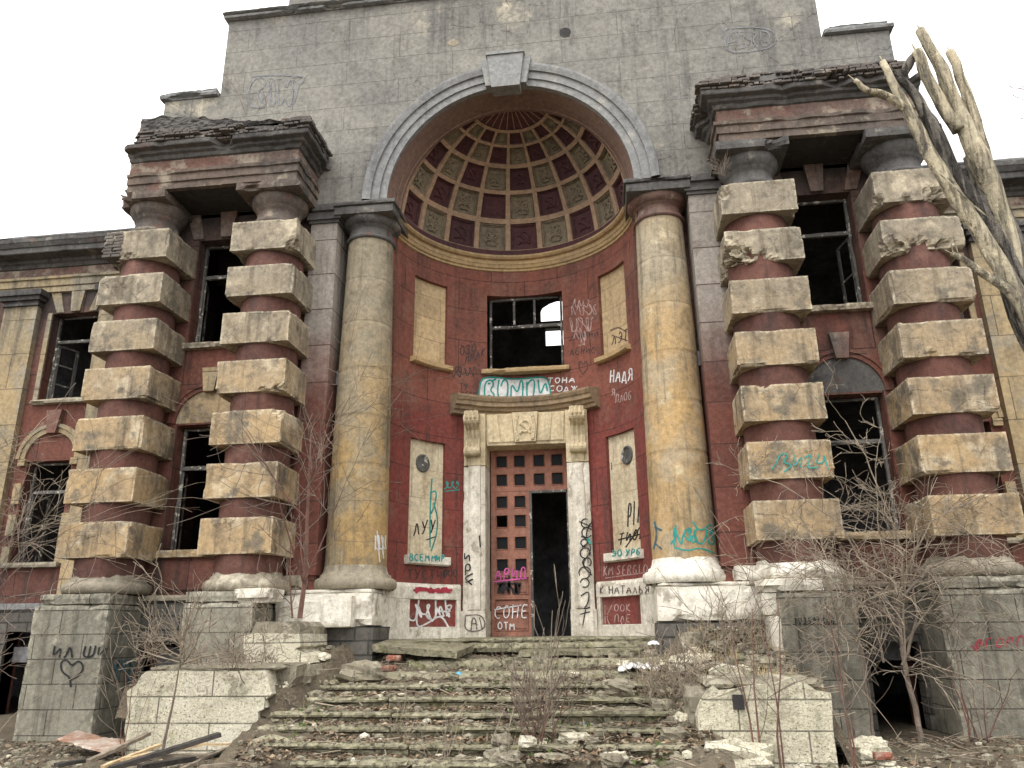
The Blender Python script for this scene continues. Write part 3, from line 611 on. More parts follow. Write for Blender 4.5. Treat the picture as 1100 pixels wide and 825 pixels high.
m = MB(); worn_box(m, -1.04, 1.04, 4.22, 4.9, 6.46, 7.32, .13, .008, .01, 4)
for q in (-1, 1):
    m.prism([(q*.62, 6.55), (q*.30, 6.55), (q*.35, 7.28), (q*.70, 7.28)], 'y', 4.19, 4.3); m.prism([(q*.98, 6.55), (q*.66, 6.55), (q*.74, 7.28), (q*1.02, 7.28)], 'y', 4.19, 4.3)
m.build('lintel', M['cream'], dp)
m = MB(); m.prism([(-.27, 6.52), (.27, 6.52), (.34, 7.31), (-.34, 7.31)], 'y', 4.10, 4.3)
EM = lambda u, v: (u*.25, 4.09, 6.91+v*.30)
for st in SICKLE: m.tube([EM(*p) for p in st], .035, 6)
for q in (-1, 1):
    for a in range(8): stone(m, (q*(.20+.045*math.sin(a*.45)), 4.09, 6.60+a*.085), .04, .03, .05, a, 0, 4)
m.build('carved_emblem', M['cream'], dp)
# curved hood over the door
m = MB(); hp = [(.05, 7.30), (-.28, 7.32), (-.30, 7.40), (-.42, 7.43), (-.46, 7.50), (-.60, 7.53), (-.60, 7.63), (-.66, 7.66), (-.72, 7.74), (-.72, 7.79), (-.3, 7.83), (.05, 7.85)]
def hood(u, v):
    d, z = hp[int(round(v*(len(hp)-1)))]; t = -39.5+79*u; p = cyl(R(t), z, d*.62); return (p[0]*1.0, p[1]+.012*nz(p[0], p[1], z, 5), z+.015*nz(p[0], p[1], z, 4))
m.grid(40, len(hp)-1, hood)
for e in (0, 1): m.poly([hood(e, k/(len(hp)-1)) for k in range(len(hp))])
m.build('door_hood', weathered('weathered_hood_stone', (.27, .20, .125), (.20, .155, .11), (.07, .06, .05), .5, .5, bump=.7), dp)
# the door itself: one closed leaf, a fixed glazed head, the other leaf gone
dr = part('door', B)
def panelled(x0, x1, z0, z1, cells, y=4.86, th=.09):
    m = MB(); m.perforated([x0, x1], [z0, z1], planeY(y), [(a, b, c, d, .05, False) for a, b, c, d in cells])
    m.box(x0, x1, y+.06, y+.06+th, z0, z1) if False else None
    for a, b, c, d in cells:      # moulded bead round each opening
        m.tube([(a, y, c), (b, y, c), (b, y, d), (a, y, d), (a, y, c)], .018, 4, cap=False)
    return m
cw, ch = .30, .32
cells = [(-1.0+dx, -1.0+dx+cw, z, z+ch) for dx in (.12, .60) for z in (3.30, 3.86, 4.42, 4.98-.06)]
solid = [(-1.0+dx, -1.0+dx+.38, z, z+hh) for dx in (.08, .56) for z, hh in ((2.74, .42),)]+[(-.92, -.08, 2.42, 2.62), (-.92, -.08, 1.86, 2.30)]
m = panelled(-1.02, -.0, 1.72, 5.36, cells+solid); leaf = m.build('door_leaf', M['door'], dr)
for a, b, c, d in solid: m = MB(); m.box(a-.01, b+.01, 4.905, 4.93, c-.01, d+.01); m.box(a+.06, b-.06, 4.885, 4.91, c+.05, d-.05); m.build('panel', M['door'], leaf)
for q, (a, b, c, d) in enumerate(cells):
    if q in (2,): continue
    m = MB(); m.quad((a-.01, 4.915, c-.01), (b+.01, 4.915, c-.01), (b+.01, 4.915, d+.01), (a-.01, 4.915, d+.01)); m.build('pane', M['glass'], leaf)
cells = [(-1.0+dx, -1.0+dx+cw, z, z+ch) for dx in (.12, .60) for z in (5.50, 6.0)]+[(dx, dx+cw, z, z+ch) for dx in (.12, .60) for z in (5.50, 6.0)]
m = panelled(-1.02, 1.02, 5.365, 6.47, cells, 4.85); tr = m.build('transom', M['door'], dr)
for q, (a, b, c, d) in enumerate(cells): m = MB(); m.quad((a-.01, 4.905, c-.01), (b+.01, 4.905, c-.01), (b+.01, 4.905, d+.01), (a-.01, 4.905, d+.01)); m.build('pane', M['glass'], tr)
m = MB(); m.box(-.0, .06, 4.83, 4.95, 1.72, 5.36); m.box(.97, 1.03, 4.84, 4.95, 1.72, 5.36); m.box(.0, 1.0, 4.84, 4.95, 5.30, 5.363); m.build('door_post', M['frame'], dr)
m = MB(); worn_box(m, -1.7, 1.7, 3.9, 5.2, 1.58, 1.715, .12, .02, .06, 4); m.build('door_sill', M['step'], B)

# the columns with square bands
EN0, EN1 = 4.93, 9.27
ZK, DZ, HB = 3.416, 1.16026, .752
bitesets = {(-8.81, 6): [(-9.6, .0, 10.35, .42), (-9.65, .6, 10.9, .5), (-9.0, -.05, 10.3, .26)], (-8.81, 5): [(-9.6, 0, 9.98, .12)], (-8.81, 3): [(-9.6, 0, 6.9, .1)], (-5.62, 3): [(-4.9, -.05, 6.86, .22), (-5.3, -.05, 6.88, .14)], (-5.62, 6): [(-4.85, -.02, 10.36, .26)],
            (-5.62, 2): [(-4.85, .0, 6.45, .16)], (5.62, 6): [(4.85, 0, 10.9, .2)], (5.62, 5): [(4.8, -.05, 9.2, .55), (5.5, -.08, 9.18, .28), (4.9, .6, 9.2, .4)], (5.62, 4): [(5.3, -.02, 8.05, .1)],
            (8.81, 6): [(8.0, 0, 10.4, .25), (9.3, -.1, 10.35, .35)], (8.81, 5): [(8.1, -.05, 9.22, .34), (8.7, -.1, 9.2, .34), (9.2, -.1, 9.2, .28)], (8.81, 4): [(9.62, 0, 8.05, .12)], (5.62, 0): [(5.4, -.06, 3.40, .16), (6.2, -.06, 3.40, .12)]}
for ci, cx in enumerate((-8.81, -5.62, 5.62, 8.81)):
    c = part('banded_column', B)
    m = MB(); m.lathe([(.70, 2.95), (.70, 5), (.69, 8), (.66, 11.1), (.5, 11.15)], cx, .74, 48, ns=.006); m.build('shaft', M['drum'], c, True)
    m = MB(); m.lathe([(.80, 2.68), (.87, 2.71), (.90, 2.79), (.875, 2.88), (.80, 2.93), (.77, 2.94), (.76, 2.99), (.72, 3.01), (.705, 3.08)], cx, .76, 56, ns=.02, seed=ci); m.build('column_base', M['white'] if ci == 2 else M['base'], c, True)
    for k in range(7):
        z0 = ZK+k*DZ; m = MB(); rb = random.Random(ci*31+k); chips = [(cx+rb.choice((-.8, .8, rb.uniform(-.8, .8))), rb.choice((0, 0, rb.uniform(0, 1))), rb.choice((z0, z0, z0+HB)), rb.uniform(.05, .15)) for _ in range(rb.choice((0, 0, 1, 2)))]; worn_box(m, cx-.8, cx+.8, 0, WY+.02, z0, z0+HB, .06, .008, .05, ci*7+k, .005, bites=list(bitesets.get((cx, k), ()))+chips); m.build('block', M['tan'], c)
    m = MB(); m.lathe([(.51, 11.1), (.55, 11.2), (.60, 11.23), (.60, 11.31), (.525, 11.33), (.505, 11.60), (.54, 11.62), (.54, 11.67), (.58, 11.71), (.64, 11.79), (.67, 11.88), (.665, 11.97)], cx, .74, 48, ns=.015, seed=ci); m.build('capital', M['bedstone'] if cx < 0 else M['dark'], c, True)
    m = MB(); worn_box(m, cx-.80, cx+(.80 if ci else .6), -.06, 1.28, 11.965, 12.19, .09, .025, .10, ci+50, .01, bites=[(cx-.8, 0, 12.0, .3), (cx-.6, .2, 12.0, .35)] if ci == 0 else [(cx+.5, -.06, 12.0, .3)] if ci == 2 else ()); m.build('abacus', M['bedstone'] if cx < 0 else M['dark'], c)

# entablature over each pair of columns
def sweep_u(prof, s, mat, name, ns=.01, x0=EN0, x1=EN1, yback=WY+.02, seed=0, step=.13, chip=0.0):
    segs = []; m = MB(); rowsv = []
    def path(d):
        P = [(x0-d, yback), (x0-d, -d), (x1+.12*d, -d), (x1+.12*d, yback)]; out = []
        for a, b, n in ((P[0], P[1], 12), (P[1], P[2], 40), (P[2], P[3], 12)):
            out += [(a[0]+(b[0]-a[0])*i/n, a[1]+(b[1]-a[1])*i/n) for i in range(n)]
        return out+[P[3]]
    for d, z in prof:
        row = []
        for i, (x, y) in enumerate(path(d)):
            e = ns*(nz(x, y, z, 3, seed)+.7*nz(x, y, z, 9, seed+1)); cnr = i in (12, 52)
            if chip and d > 0: q = nz(x*s, y, 0, 1.6, seed+3); e -= chip*max(q-.12, 0)*d*4
            nx, ny = (-1, 0) if i < 12 else (0, -1) if i <= 52 else (1, 0)
            row.append(m.vert((s*(x+nx*e), y+ny*e, z+ns*.5*nz(x, y, z, 4, seed+5)), None))
        rowsv.append(row)
    for a, b in zip(rowsv, rowsv[1:]):
        for i in range(len(a)-1): m.face((a[i], a[i+1], b[i+1], b[i]))
    return m.build(name, mat, P_)
for s in (-1, 1):
    P_ = part('portico_entablature', B)
    sweep_u([(-.12, 12.19), (-.0, 12.2), (.0, 12.37), (.045, 12.38), (.05, 12.56), (.10, 12.58), (.11, 12.66), (.0, 12.67)], s, M['bedstone'], 'architrave', .012, seed=3, chip=.5)
    sweep_u([(0, 12.66), (0, 13.02)], s, M['frieze'], 'frieze', .008, seed=4)
    sweep_u([(.0, 13.0), (.06, 13.02), (.10, 13.10), (.18, 13.13), (.20, 13.19), (.33, 13.21), (.345, 13.23), (.355, 13.31), (.34, 13.33), (.1, 13.34)], s, M['dark'], 'cornice', .02, seed=6+s, chip=.55)
    m = MB(); x0, x1 = sorted((s*(EN0+.02), s*(EN1-.02))); m.quad((x0, .05, 12.205), (x1, .05, 12.205), (x1, WY+.01, 12.205), (x0, WY+.01, 12.205)); m.build('soffit', M['soot_shade'], P_)
    m = MB(); m.box(x0+.05, x1-.05, .1, WY+.02, 13.335, 13.80); m.build('core', M['brick'], P_)
    # broken brick courses above the cornice
    m = MB(); rnd = random.Random(11+s)
    for course in range(6):
        z = 13.325+course*.078; d = (.40, .47, .45, .41, .33, .22)[course]
        P = [(EN0-d, WY), (EN0-d, -d), (EN1-.35+.3*d, -d), (EN1-.35+.3*d, WY)]
        for a, b in zip(P, P[1:]):
            L = math.hypot(b[0]-a[0], b[1]-a[1]); t = rnd.random()*.1; ux, uy = (b[0]-a[0])/L, (b[1]-a[1])/L; nx, ny = uy, -ux
            nx, ny = (-1, 0) if a[0] == b[0] and a[0] < 6 else (0, -1) if a[1] == b[1] else (1, 0)
            while t < L-.05:
                w = .12 if rnd.random() < .5 else .24; w = min(w, L-t); xx, yy = a[0]+ux*(t+w/2), a[1]+uy*(t+w/2)
                g = nz(xx*s, yy, course*.35, .9, 3+s); miss = g > .34-.05*course or rnd.random() < .03+.03*course
                if not miss or course < 3:
                    o = rnd.uniform(-.03, .012)-(.10 if miss else 0)-max(g, 0)*.14; dep = .3; h = .062+rnd.uniform(-.006, .004)
                    if nx == 0: bx = sorted((s*(xx-w/2+.005), s*(xx+w/2-.005))); by = (yy-o, yy-o+dep)
                    else: bx = sorted((s*(xx+nx*o), s*(xx+nx*(o-dep)))); by = (yy-w/2+.005, yy+w/2-.005)
                    worn_box(m, bx[0], bx[1], by[0], by[1], z+.004, z+h, .1, .008, .02, course*100+int(t*10), .006)
                t += w+.008
    m.build('brick_course', M['brick'], P_)
    m = MB(); rnd = random.Random(5+s)
    m.grid(40, 14, lambda u, v: (s*(EN0-.25+(EN1-EN0+.15)*u), -.28+(WY+.28)*v, 13.66+.16*smooth(0, .35, v)+.10*nz(u*9, v*3, s, 1.0)+.05*nz(u*30, v*9, s, 1.0)+(.18*smooth(.5, 1, u if s < 0 else 1-u) if s < 0 else .1)-.25*smooth(.06, 0, v)-.25*smooth(.03, 0, u)-.25*smooth(.97, 1, u)), 0)
    m.build('rubble_top', M['dark'], P_)
    if s < 0:
        m = MB(); m.grid(60, 30, lambda u, v: (-9.0+3.9*u+.03*nz(u*20, v*9, 1), (-.24+.05*nz(u*30, v*20, 2)) if v < .5 else -.24+1.5*(v-.5)*2, 13.62+(.50-.42*smooth(.1, .95, u)+.07*nz(u*11, 0, 4)+.04*nz(u*33, v*3, 4))*min(1, v*2))); m.grid(6, 12, lambda u, v: (-9.0+.03*nz(u*5, v*9, 7), -.24+1.5*u, 13.5+.62*v)); m.build('parapet_stump', M['dark'], P_)
    # broken outer end
    m = MB(); rnd = random.Random(9)
    for i in range(70):
        z = rnd.choice([12.24, 12.33, 12.42, 12.51, 12.60, 12.70, 12.80, 12.92, 13.02, 13.12, 13.22, 13.3]); y = rnd.uniform(-.06, 1.1); x = EN1+rnd.uniform(-.16, .06)
        bx = sorted((s*(x-.12), s*(x+.03))); worn_box(m, bx[0], bx[1], y, y+.22, z, z+.075, .1, .01, .03, i, .01)
    m.build('broken_end', M['brick'], P_)
    # brick core laid bare where the plaster fell off the outer top block
if True:
    m = MB(); rnd = random.Random(4)
    for k in range(8):
        for j in range(5):
            z = 10.45+k*.083; y = .02+j*.24+(.12 if k % 2 else 0); xo = -9.61-.10*abs(nz(k, j, 0, .7))-rnd.uniform(0, .05)
            worn_box(m, xo, -9.1, y, y+.23, z, z+.072, .1, .01, .03, k*9+j, .008)
            if j < 2: x = -9.62+j*.24+rnd.uniform(-.03, .03); worn_box(m, x, x+.22, -.015-rnd.uniform(0, .02), .3, z, z+.072, .1, .01, .03, k*9+j, .008)
    m.build('bared_brickwork', M['brick'], B)

# pedestals of the banded columns, the wall between them with the basement openings
for cx, w, mat in ((-8.93, .83, 'ped'), (-5.76, .74, 'ped'), (5.73, .70, 'ped'), (8.78, .93, 'ped')):
    c = part('pedestal', B)
    m = MB(); worn_box(m, cx-w, cx+w, -.16, 1.28, -.5, 2.46, .11, .03, .05, int(cx*3), .008); m.build('die', M[mat], c)
    m = MB(); worn_box(m, cx-w+.01, cx+w-.01, -.14, 1.28, 2.463, 2.68, .11, .03, .05, int(cx*5), .008); m.build('cap', M[mat], c)
for s in (-1, 1):
    m = MB(); x0, x1 = (6.43, 7.87) if s > 0 else (6.5, 8.1); o0, o1, oz = (6.83, 7.76, 1.56) if s > 0 else (7.0, 8.06, 1.72)
    fn = lambda u, v, d, s=s: (s*u, 1.0+d, v)
    m.perforated([x0, x1], [-.5, 2.55], fn, [(o0, o1, -.5, oz, .5, False)]); m.build('basement_wall', M['darkstone'], B)
    m = MB(); worn_box(m, *sorted((s*x0, s*x1)), .93, 1.32, 2.552, 2.68, .12, .02, .03, 4); m.build('ledge', M['base'], B)
    m = MB(); worn_box(m, *sorted((s*(WX-.62), s*(WX+.62))), WY-.06, WY+.05, 2.78, 3.42, .12, .01, .0, 4); m.build('apron_panel', M['red'], B)
# patched white corner stones beside the right inner pedestal
m = MB(); worn_box(m, 4.85, 5.07, -.19, .3, 1.15, 2.05, .1, .03, .06, 3); worn_box(m, 4.75, 5.9, -.2, .4, 2.46, 2.70, .1, .04, .06, 7); worn_box(m, 4.78, 5.1, -.1, .8, 2.05, 2.46, .1, .04, .06, 8); m.build('corner_stone', M['white'], B)
m = MB(); worn_box(m, -5.45, -4.65, -.2, .5, 2.44, 2.72, .1, .04, .06, 9); worn_box(m, -4.98, -3.3, .75, 1.2, 1.95, 2.6, .12, .03, .06, 10); m.build('corner_stone', M['white'], B)

# wings
GY = 5.0
def wing(s):
    w = part('wing', B)
    holes = [(13.22, 14.78, 8.62, 11.42, .4, False), (13.35, 14.75, 3.85, 6.75, .4, False), (16.95, 18.4, 8.62, 11.42, .4, False), (16.95, 18.4, 3.85, 6.75, .4, False), (12.6, 14.4, -.5, 2.0, .5, False)] if s < 0 else [(10.25, 11.75, 8.62, 11.42, .4, False), (10.25, 11.7, 3.85, 6.75, .4, False), (15.9, 17.4, 8.62, 11.42, .4, False), (15.9, 17.4, 3.85, 6.75, .4, False)]
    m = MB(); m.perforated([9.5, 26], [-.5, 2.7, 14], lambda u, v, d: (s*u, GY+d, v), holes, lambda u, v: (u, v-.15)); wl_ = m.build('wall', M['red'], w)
    ent = lambda pr, mat, nm: [m2.build(nm, mat, w) for m2 in [_sw(pr)]]
    def _sw(pr):
        mm = MB(); k = len(pr)-1
        def f(u, v): d, z = pr[int(round(v*k))]; x = 9.5+16.5*u; return (s*x, GY-d-.012*nz(x, d, z, 3)-(.05*max(nz(x, 0, z, 1.3), 0) if d > .3 else 0), z+.012*nz(x, d, z, 2.2))
        mm.grid(120, k, f); return mm
    ent([(0, 12.13), (.10, 12.14), (.10, 12.33), (.14, 12.34), (.14, 12.55), (.2, 12.57), (.2, 12.65), (0, 12.66)], M['quoin'], 'architrave')
    ent([(.02, 12.64), (.02, 13.02)], M['frieze'], 'frieze')
    ent([(.0, 13.0), (.08, 13.02), (.12, 13.12), (.2, 13.16), (.22, 13.24), (.6, 13.26), (.62, 13.28), (.62, 13.44), (.66, 13.46), (.72, 13.58), (.74, 13.60), (.74, 13.72), (0, 13.8)], M['dark'], 'cornice')
    m = MB(); worn_box(m, *sorted((s*9.5, s*26)), GY-.75, GY, 13.72, 13.82, .5, .03, .05, 3); m.build('cornice_top', M['arch'], w)
    m = MB(); m.box(*sorted((s*9.52, s*26)), GY-.14, GY, 2.58, 2.74); m.build('ledge', M['arch'], w)
    m = MB(); m.perforated([9.5, 26], [-.5, 2.58], lambda u, v, d: (s*u, GY-.1+d, v), [(12.6, 14.4, -.5, 2.0, .5, False)] if s < 0 else []); m.build('basement_wall', M['darkstone'], w)
    for a, b in (((15.2, 16.32), (12.25, 13.02), (19.2, 20.3)) if s < 0 else ((12.05, 15.1), (18, 19.2))):
        m = MB(); m.box(*sorted((s*a, s*b)), GY-.2, GY, 2.74, 11.65); m.build('pilaster', M['quoin'], w)
        m = MB()
        for q, (d, z0, z1) in enumerate(((.06, 11.65, 11.72), (.02, 11.72, 11.82), (.12, 11.82, 11.95), (.2, 11.95, 12.13))): m.box(*sorted((s*(a-d), s*(b+d))), GY-.22-d, GY, z0, z1)
        m.build('pilaster_capital', M['dark'], w)
    for h in holes:
        if h[3] < 3: continue
        x0, x1 = sorted((s*h[0], s*h[1])); xc = (x0+x1)/2
        window(w, x0+.01, x1-.01, h[2]+.01, h[3]-.01, GY+.28, h[2]+.70*(h[3]-h[2]), (), sash=[(x0+.075, 72, (.33, .66))] if h[2] > 8 else [(x0+.075, 80, (.5,))])
        m = MB(); worn_box(m, x0-.18, x1+.18, GY-.2, GY+.25, h[2]-.16, h[2]-.005, .12, .03, .06, 4); m.build('window_sill', M['base'], w)
        if h[2] > 8:
            m = MB(); m.prism([(xc-.15, 11.45), (xc+.15, 11.45), (xc+.22, 12.12), (xc-.22, 12.12)], 'y', GY-.09, GY+.02); m.build('lintel_block', M['quoin'], w)
            for q in (-1, 1): m = MB(); m.prism([(xc+q*.42, 11.45), (xc+q*.66, 11.45), (xc+q*.95, 12.12), (xc+q*.62, 12.12)], 'y', GY-.03, GY+.02); m.build('lintel_block', M['quoin'], w)
            
            for qa, qb in ((x0-.15, x0-.003), (x1+.003, x1+.15)): m = MB(); m.box(qa, qb, GY-.05, GY+.02, h[2], h[3]+.02); m.build('window_surround', M['quoin'], w)
        else:
            n = 18; c0 = (xc, 6.82); m = MB(); m.prism([(xc+.76*math.cos(math.pi*i/n), c0[1]+.80*math.sin(math.pi*i/n)) for i in range(n+1)], 'y', GY-.004, GY+.05); m.build('tympanum', M['red'], w)
            m = MB()
            for i in range(n):
                a, b = math.pi*i/n, math.pi*(i+1)/n
                for r0, r1, y in ((.78, .93, GY-.06), (.93, 1.04, GY-.10)):
                    P = [(xc+r*math.cos(t), y, c0[1]+r*math.sin(t)) for r, t in ((r0, a), (r1, a), (r1, b), (r0, b))]; m.quad(*P)
                    Q = [(p[0], GY+.02, p[2]) for p in P]; m.quad(P[0], P[3], Q[3], Q[0]); m.quad(P[1], P[2], Q[2], Q[1])
            m.build('archivolt', M['quoin'], w)
            m = MB(); m.prism([(xc-.14, 7.55), (xc+.14, 7.55), (xc+.24, 8.25), (xc-.24, 8.25)], 'y', GY-.18, GY+.02); m.build('keystone', M['frieze'], w)
            for q in (x0-.24, x1+.02):
                for z0, z1, d in ((6.6, 6.8, .13), (4.6, 5.2, .1), (5.5, 6.1, .1), (3.8, 4.3, .1)): m = MB(); worn_box(m, q, q+.24, GY-d, GY+.02, z0, z1, .1, .01, .02, 3); m.build('quoin', M['quoin'], w)
for s in (-1, 1): wing(s)

# rooms behind the openings, burnt out and dark
m = MB()
p1, p2 = onY(580, 322, 11.5), onY(604.5, 344, 11.5); q1, q2 = onY(585.5, 353, 11.5), onY(605, 370.5, 11.5)
hb = [(p1.x, 3.6, p2.z, p1.z+.05, .3, False), (q1.x, 3.55, q2.z, q1.z, .3, False)]
m.perforated([-26, 26], [-.5, 13.9], lambda u, v, d: (u, 11.5+d, v), hb); m.build('back_wall', M['inside'], B)
# arched head of the far window
m = MB(); cx, hw, zt = (p1.x+3.6)/2, (3.6-p1.x)/2, p1.z+.05; n = 10; hz = min(hw, zt-p2.z-.35)
for i in range(n):
    a, b = math.pi*i/n, math.pi*(i+1)/n; P = [(cx-hw*math.cos(t), zt-hz+hz*math.sin(t)) for t in (a, b)]; m.quad((P[0][0], 11.52, P[0][1]), (P[1][0], 11.52, P[1][1]), (P[1][0], 11.52, zt+.01), (P[0][0], 11.52, zt+.01))
m.build('window_arch', M['inside'], B)
m = MB(); m.box(-26, 26, 5.45, 11.45, 7.55, 7.9); m.box(-9.4, -3.6, 1.75, 5.4, 7.55, 7.9); m.box(3.6, 9.4, 1.75, 5.4, 7.55, 7.9); m.build('upper_floor', M['inside'], B)
m = MB(); m.box(-26, 26, 5.3, 11.45, 1.2, 1.6); m.box(-9.4, -3.6, 1.8, 5.3, 1.2, 1.6); m.box(3.6, 9.4, 1.8, 5.3, 1.2, 1.6); m.build('ground_floor', M['inside'], B)
m = MB(); m.box(-26, 26, 5.05, 12, 13.85, 14.0); m.box(-9.45, 9.45, 1.4, 5.0, 15.5, 15.8); m.build('roof', M['inside'], B)  # unseen flat slabs, added to keep light out of the rooms
for x in (-3.6, 4.4, -12, -16, -25.9, 25.8): m = MB(); m.box(x, x+.16, 5.4, 11.4, 1.6, 13.8); m.build('inner_wall', M['inside'], B)
m = MB(); rnd = random.Random(3)      # fallen ceiling boards behind the lower left window
for i in range(7): a = onY(25+i*4, 525+i*9, 6.4+.2*i); worn_box(m, a.x-.06, a.x+.06, a.y, a.y+.05, a.z-.9, a.z+.9, .3, .01, 0, i)
fb = m.build('fallen_board', M['plank'], B)
# ------------------------------------------------------------------ steps, side walls, rubble
ST = thing('stone_staircase', 'wide crumbling stone steps with moss rising to the entrance door', 'staircase', (0, -1, 0))
STEPS = [(-3.75, .10), (-3.2, .27), (-2.62, .44), (-2.1, .61), (-1.5, .78), (-.7, .95)]
def step_back(i): return STEPS[i+1][0] if i+1 < len(STEPS) else .25
for i, (y, z) in enumerate(STEPS):
    m = MB(); rnd = random.Random(i*5+1); x = -3.65 if i else -2.6
    xe = 3.45 if i else .8
    while x < xe-.2:
        L = min(rnd.uniform(1.6, 2.9), xe-x); dz = rnd.uniform(-.02, .012); dy = rnd.uniform(-.05, .05); 
        bt = [(x+rnd.uniform(0, L), y-.03, z, rnd.uniform(.06, .15)) for _ in range(int(L*1.0))]
        worn_box(m, x+.008, x+L-.008, y+dy-.05, y+.6, z-.085+dz, z+dz, .055, .025, .12, i*13+int(x*3), .014, bites=bt)
        worn_box(m, x+.004, x+L-.004, y+dy+.05, y+.6, z-.3, z-.09+dz, .12, .02, .05, i*17+int(x*3), .02); x += L
    m.build('step', M['step'], ST)
m = MB(); worn_box(m, -3.3, 3.3, .15, 1.2, .6, 1.09, .12, .05, .16, 77, .04); worn_box(m, -2.2, 3.1, .85, 2.2, .6, 1.30, .12, .05, .16, 78, .04); m.build('step', M['step'], ST)
m = MB(); worn_box(m, -3.0, 3.05, 2.0, 5.0, 1.40, 1.60, .10, .05, .18, 79, .03); worn_box(m, -2.8, 2.95, 2.45, 4.6, 1.603, 1.70, .10, .03, .12, 80, .02); worn_box(m, -2.7, 2.9, 2.3, 4.6, .9, 1.395, .12, .05, .1, 81, .03); m.build('landing', M['step'], ST)

def worn_prism(m, outline, y0, y1, n=6, ns=.05, seed=0):
    "outline in x, z extruded along y with broken, uneven flanks"
    pts = []
    for a, b in zip(outline, outline[1:]+outline[:1]):
        k = max(1, int(math.hypot(b[0]-a[0], b[1]-a[1])/.10)); pts += [(a[0]+(b[0]-a[0])*i/k, a[1]+(b[1]-a[1])*i/k) for i in range(k)]
    rws = []
    for j in range(n+1):
        y = y0+(y1-y0)*j/n; rws.append([m.vert((p[0]+ns*nz(p[0], y, p[1], 2.6, seed), y+(ns*.5*nz(p[0], 0, p[1], 3, seed) if j in (0, n) else 0), p[1]+ns*.6*nz(p[0], y, p[1], 2.6, seed+4)), w=(.9 if j == 0 else 0)) for p in pts])
    m.face(rws[0]); m.face(rws[-1][::-1])
    for a, b in zip(rws, rws[1:]):
        for i in range(len(pts)): m.face((a[i], b[i], b[(i+1) % len(pts)], a[(i+1) % len(pts)]))
# side walls of the steps (cheek walls)
def W(px, py, Y): p = onY(px, py, Y); return (p.x, p.z)
YL, YR = -2.0, -2.9
lw = thing('stair_side_wall', 'low rough white stone side wall left of the steps with its end broken off', 'wall', (-5, YL, 0))
m = MB(); o = [W(x, y, YL) for x, y in ((134, 830), (137, 742), (146, 736), (150, 727), (157, 721), (200, 719), (250, 721), (286, 720), (290, 735), (292, 745), (284, 752), (286, 760), (277, 765), (276, 830))]; o[0] = (o[0][0], -.5); o[-1] = (o[-1][0], -.5)
worn_prism(m, o, YL, -.6, 6, .05, 3); m.build('facing', M['cheek'], lw)
m = MB(); o = [W(x, y, YL+.35) for x, y in ((272, 830), (274, 768), (289, 762), (300, 752), (312, 742), (318, 728), (316, 716), (262, 716), (262, 830))]; o[0] = (o[0][0], -.5); o[-1] = (o[-1][0], -.5)
worn_prism(m, o, YL+.35, -.3, 7, .09, 8); m.build('core', M['rubble'], lw)
m = MB(); a = W(158, 719, YL); b = W(300, 717, YL); worn_box(m, a[0], b[0], YL+.06, -.5, a[1]-.04, a[1]+.05, .09, .04, .12, 5, .02); m.build('coping', M['rubble'], lw)
rw = thing('stair_side_wall', 'low cracked white stone side wall right of the steps with a square hole', 'wall', (4.2, YR, 0))
m = MB(); o = [W(x, y, YR) for x, y in ((748, 840), (750, 770), (758, 748), (766, 737), (772, 742), (800, 738), (832, 735), (850, 728), (868, 735), (876, 742), (890, 745), (897, 785), (904, 840))]; o[0] = (o[0][0], -.5); o[-1] = (o[-1][0], -.5)
worn_prism(m, o, YR, -1.2, 6, .05, 13); m.build('facing', M['cheek'], rw)
m = MB(); a = W(757, 733, YR); b = W(888, 733, YR); worn_box(m, a[0], b[0], YR+.12, -1.0, a[1]-.10, a[1]+.03, .09, .05, .12, 15, .03); worn_box(m, a[0]-.25, b[0]-.1, YR+.3, -1.0, -.4, a[1]-.1, .12, .06, .12, 16, .04); m.build('core', M['rubble'], rw)
m = MB(); c = W(793, 754, YR); m.box(c[0]-.08, c[0]+.08, YR-.03, YR+.1, c[1]-.10, c[1]+.10); m.build('hole_shade_box', M['soot_shade'], rw)  # solid near-black box on the face; its colour stands for a hole's shade
# upper white block on the left behind the side wall
ub = thing('broken_masonry_block', 'white stepped masonry block broken at its right end above the left side wall', 'masonry', (-4.6, -.6, 1))
m = MB(); o = [W(x, y, -.6) for x, y in ((262, 722), (262, 682), (274, 680), (321, 681), (322, 694), (316, 697), (330, 704), (334, 712), (326, 716))]; worn_prism(m, o, -.6, .9, 5, .04, 23); m.build('facing', M['cheek'], ub)
m = MB(); o = [W(x, y, -.5) for x, y in ((270, 683), (276, 668), (318, 667), (322, 672), (322, 682))]; worn_prism(m, o, -.5, 1.0, 5, .05, 24); m.build('top_course', M['rubble'], ub)

# earth and litter drifted over the treads
def drift(x, y):
    t = (y+3.95)/3.35; zr = .02+.95*max(min(t, 1.05), -.2)
    return zr-.145+.105*nz(x, y*1.4, 0, 1.1, 3)+.06*nz(x, y*1.5, 0, 3.4, 1)+.03*nz(x, y, 0, 11)+.10*smooth(.4, 2.2, x)*smooth(-1.2, -3, y)+.16*smooth(-2.2, -3.4, x)*smooth(-.8, -3, y)+.09*smooth(2.3, 3.3, x)
_m = MB(); _m.grid(150, 90, lambda u, v: (-3.75+7.3*u, -4.3+3.8*v, drift(-3.75+7.3*u, -4.3+3.8*v))); setting(_m.build('littered_earth', M['earth']), 'stuff')
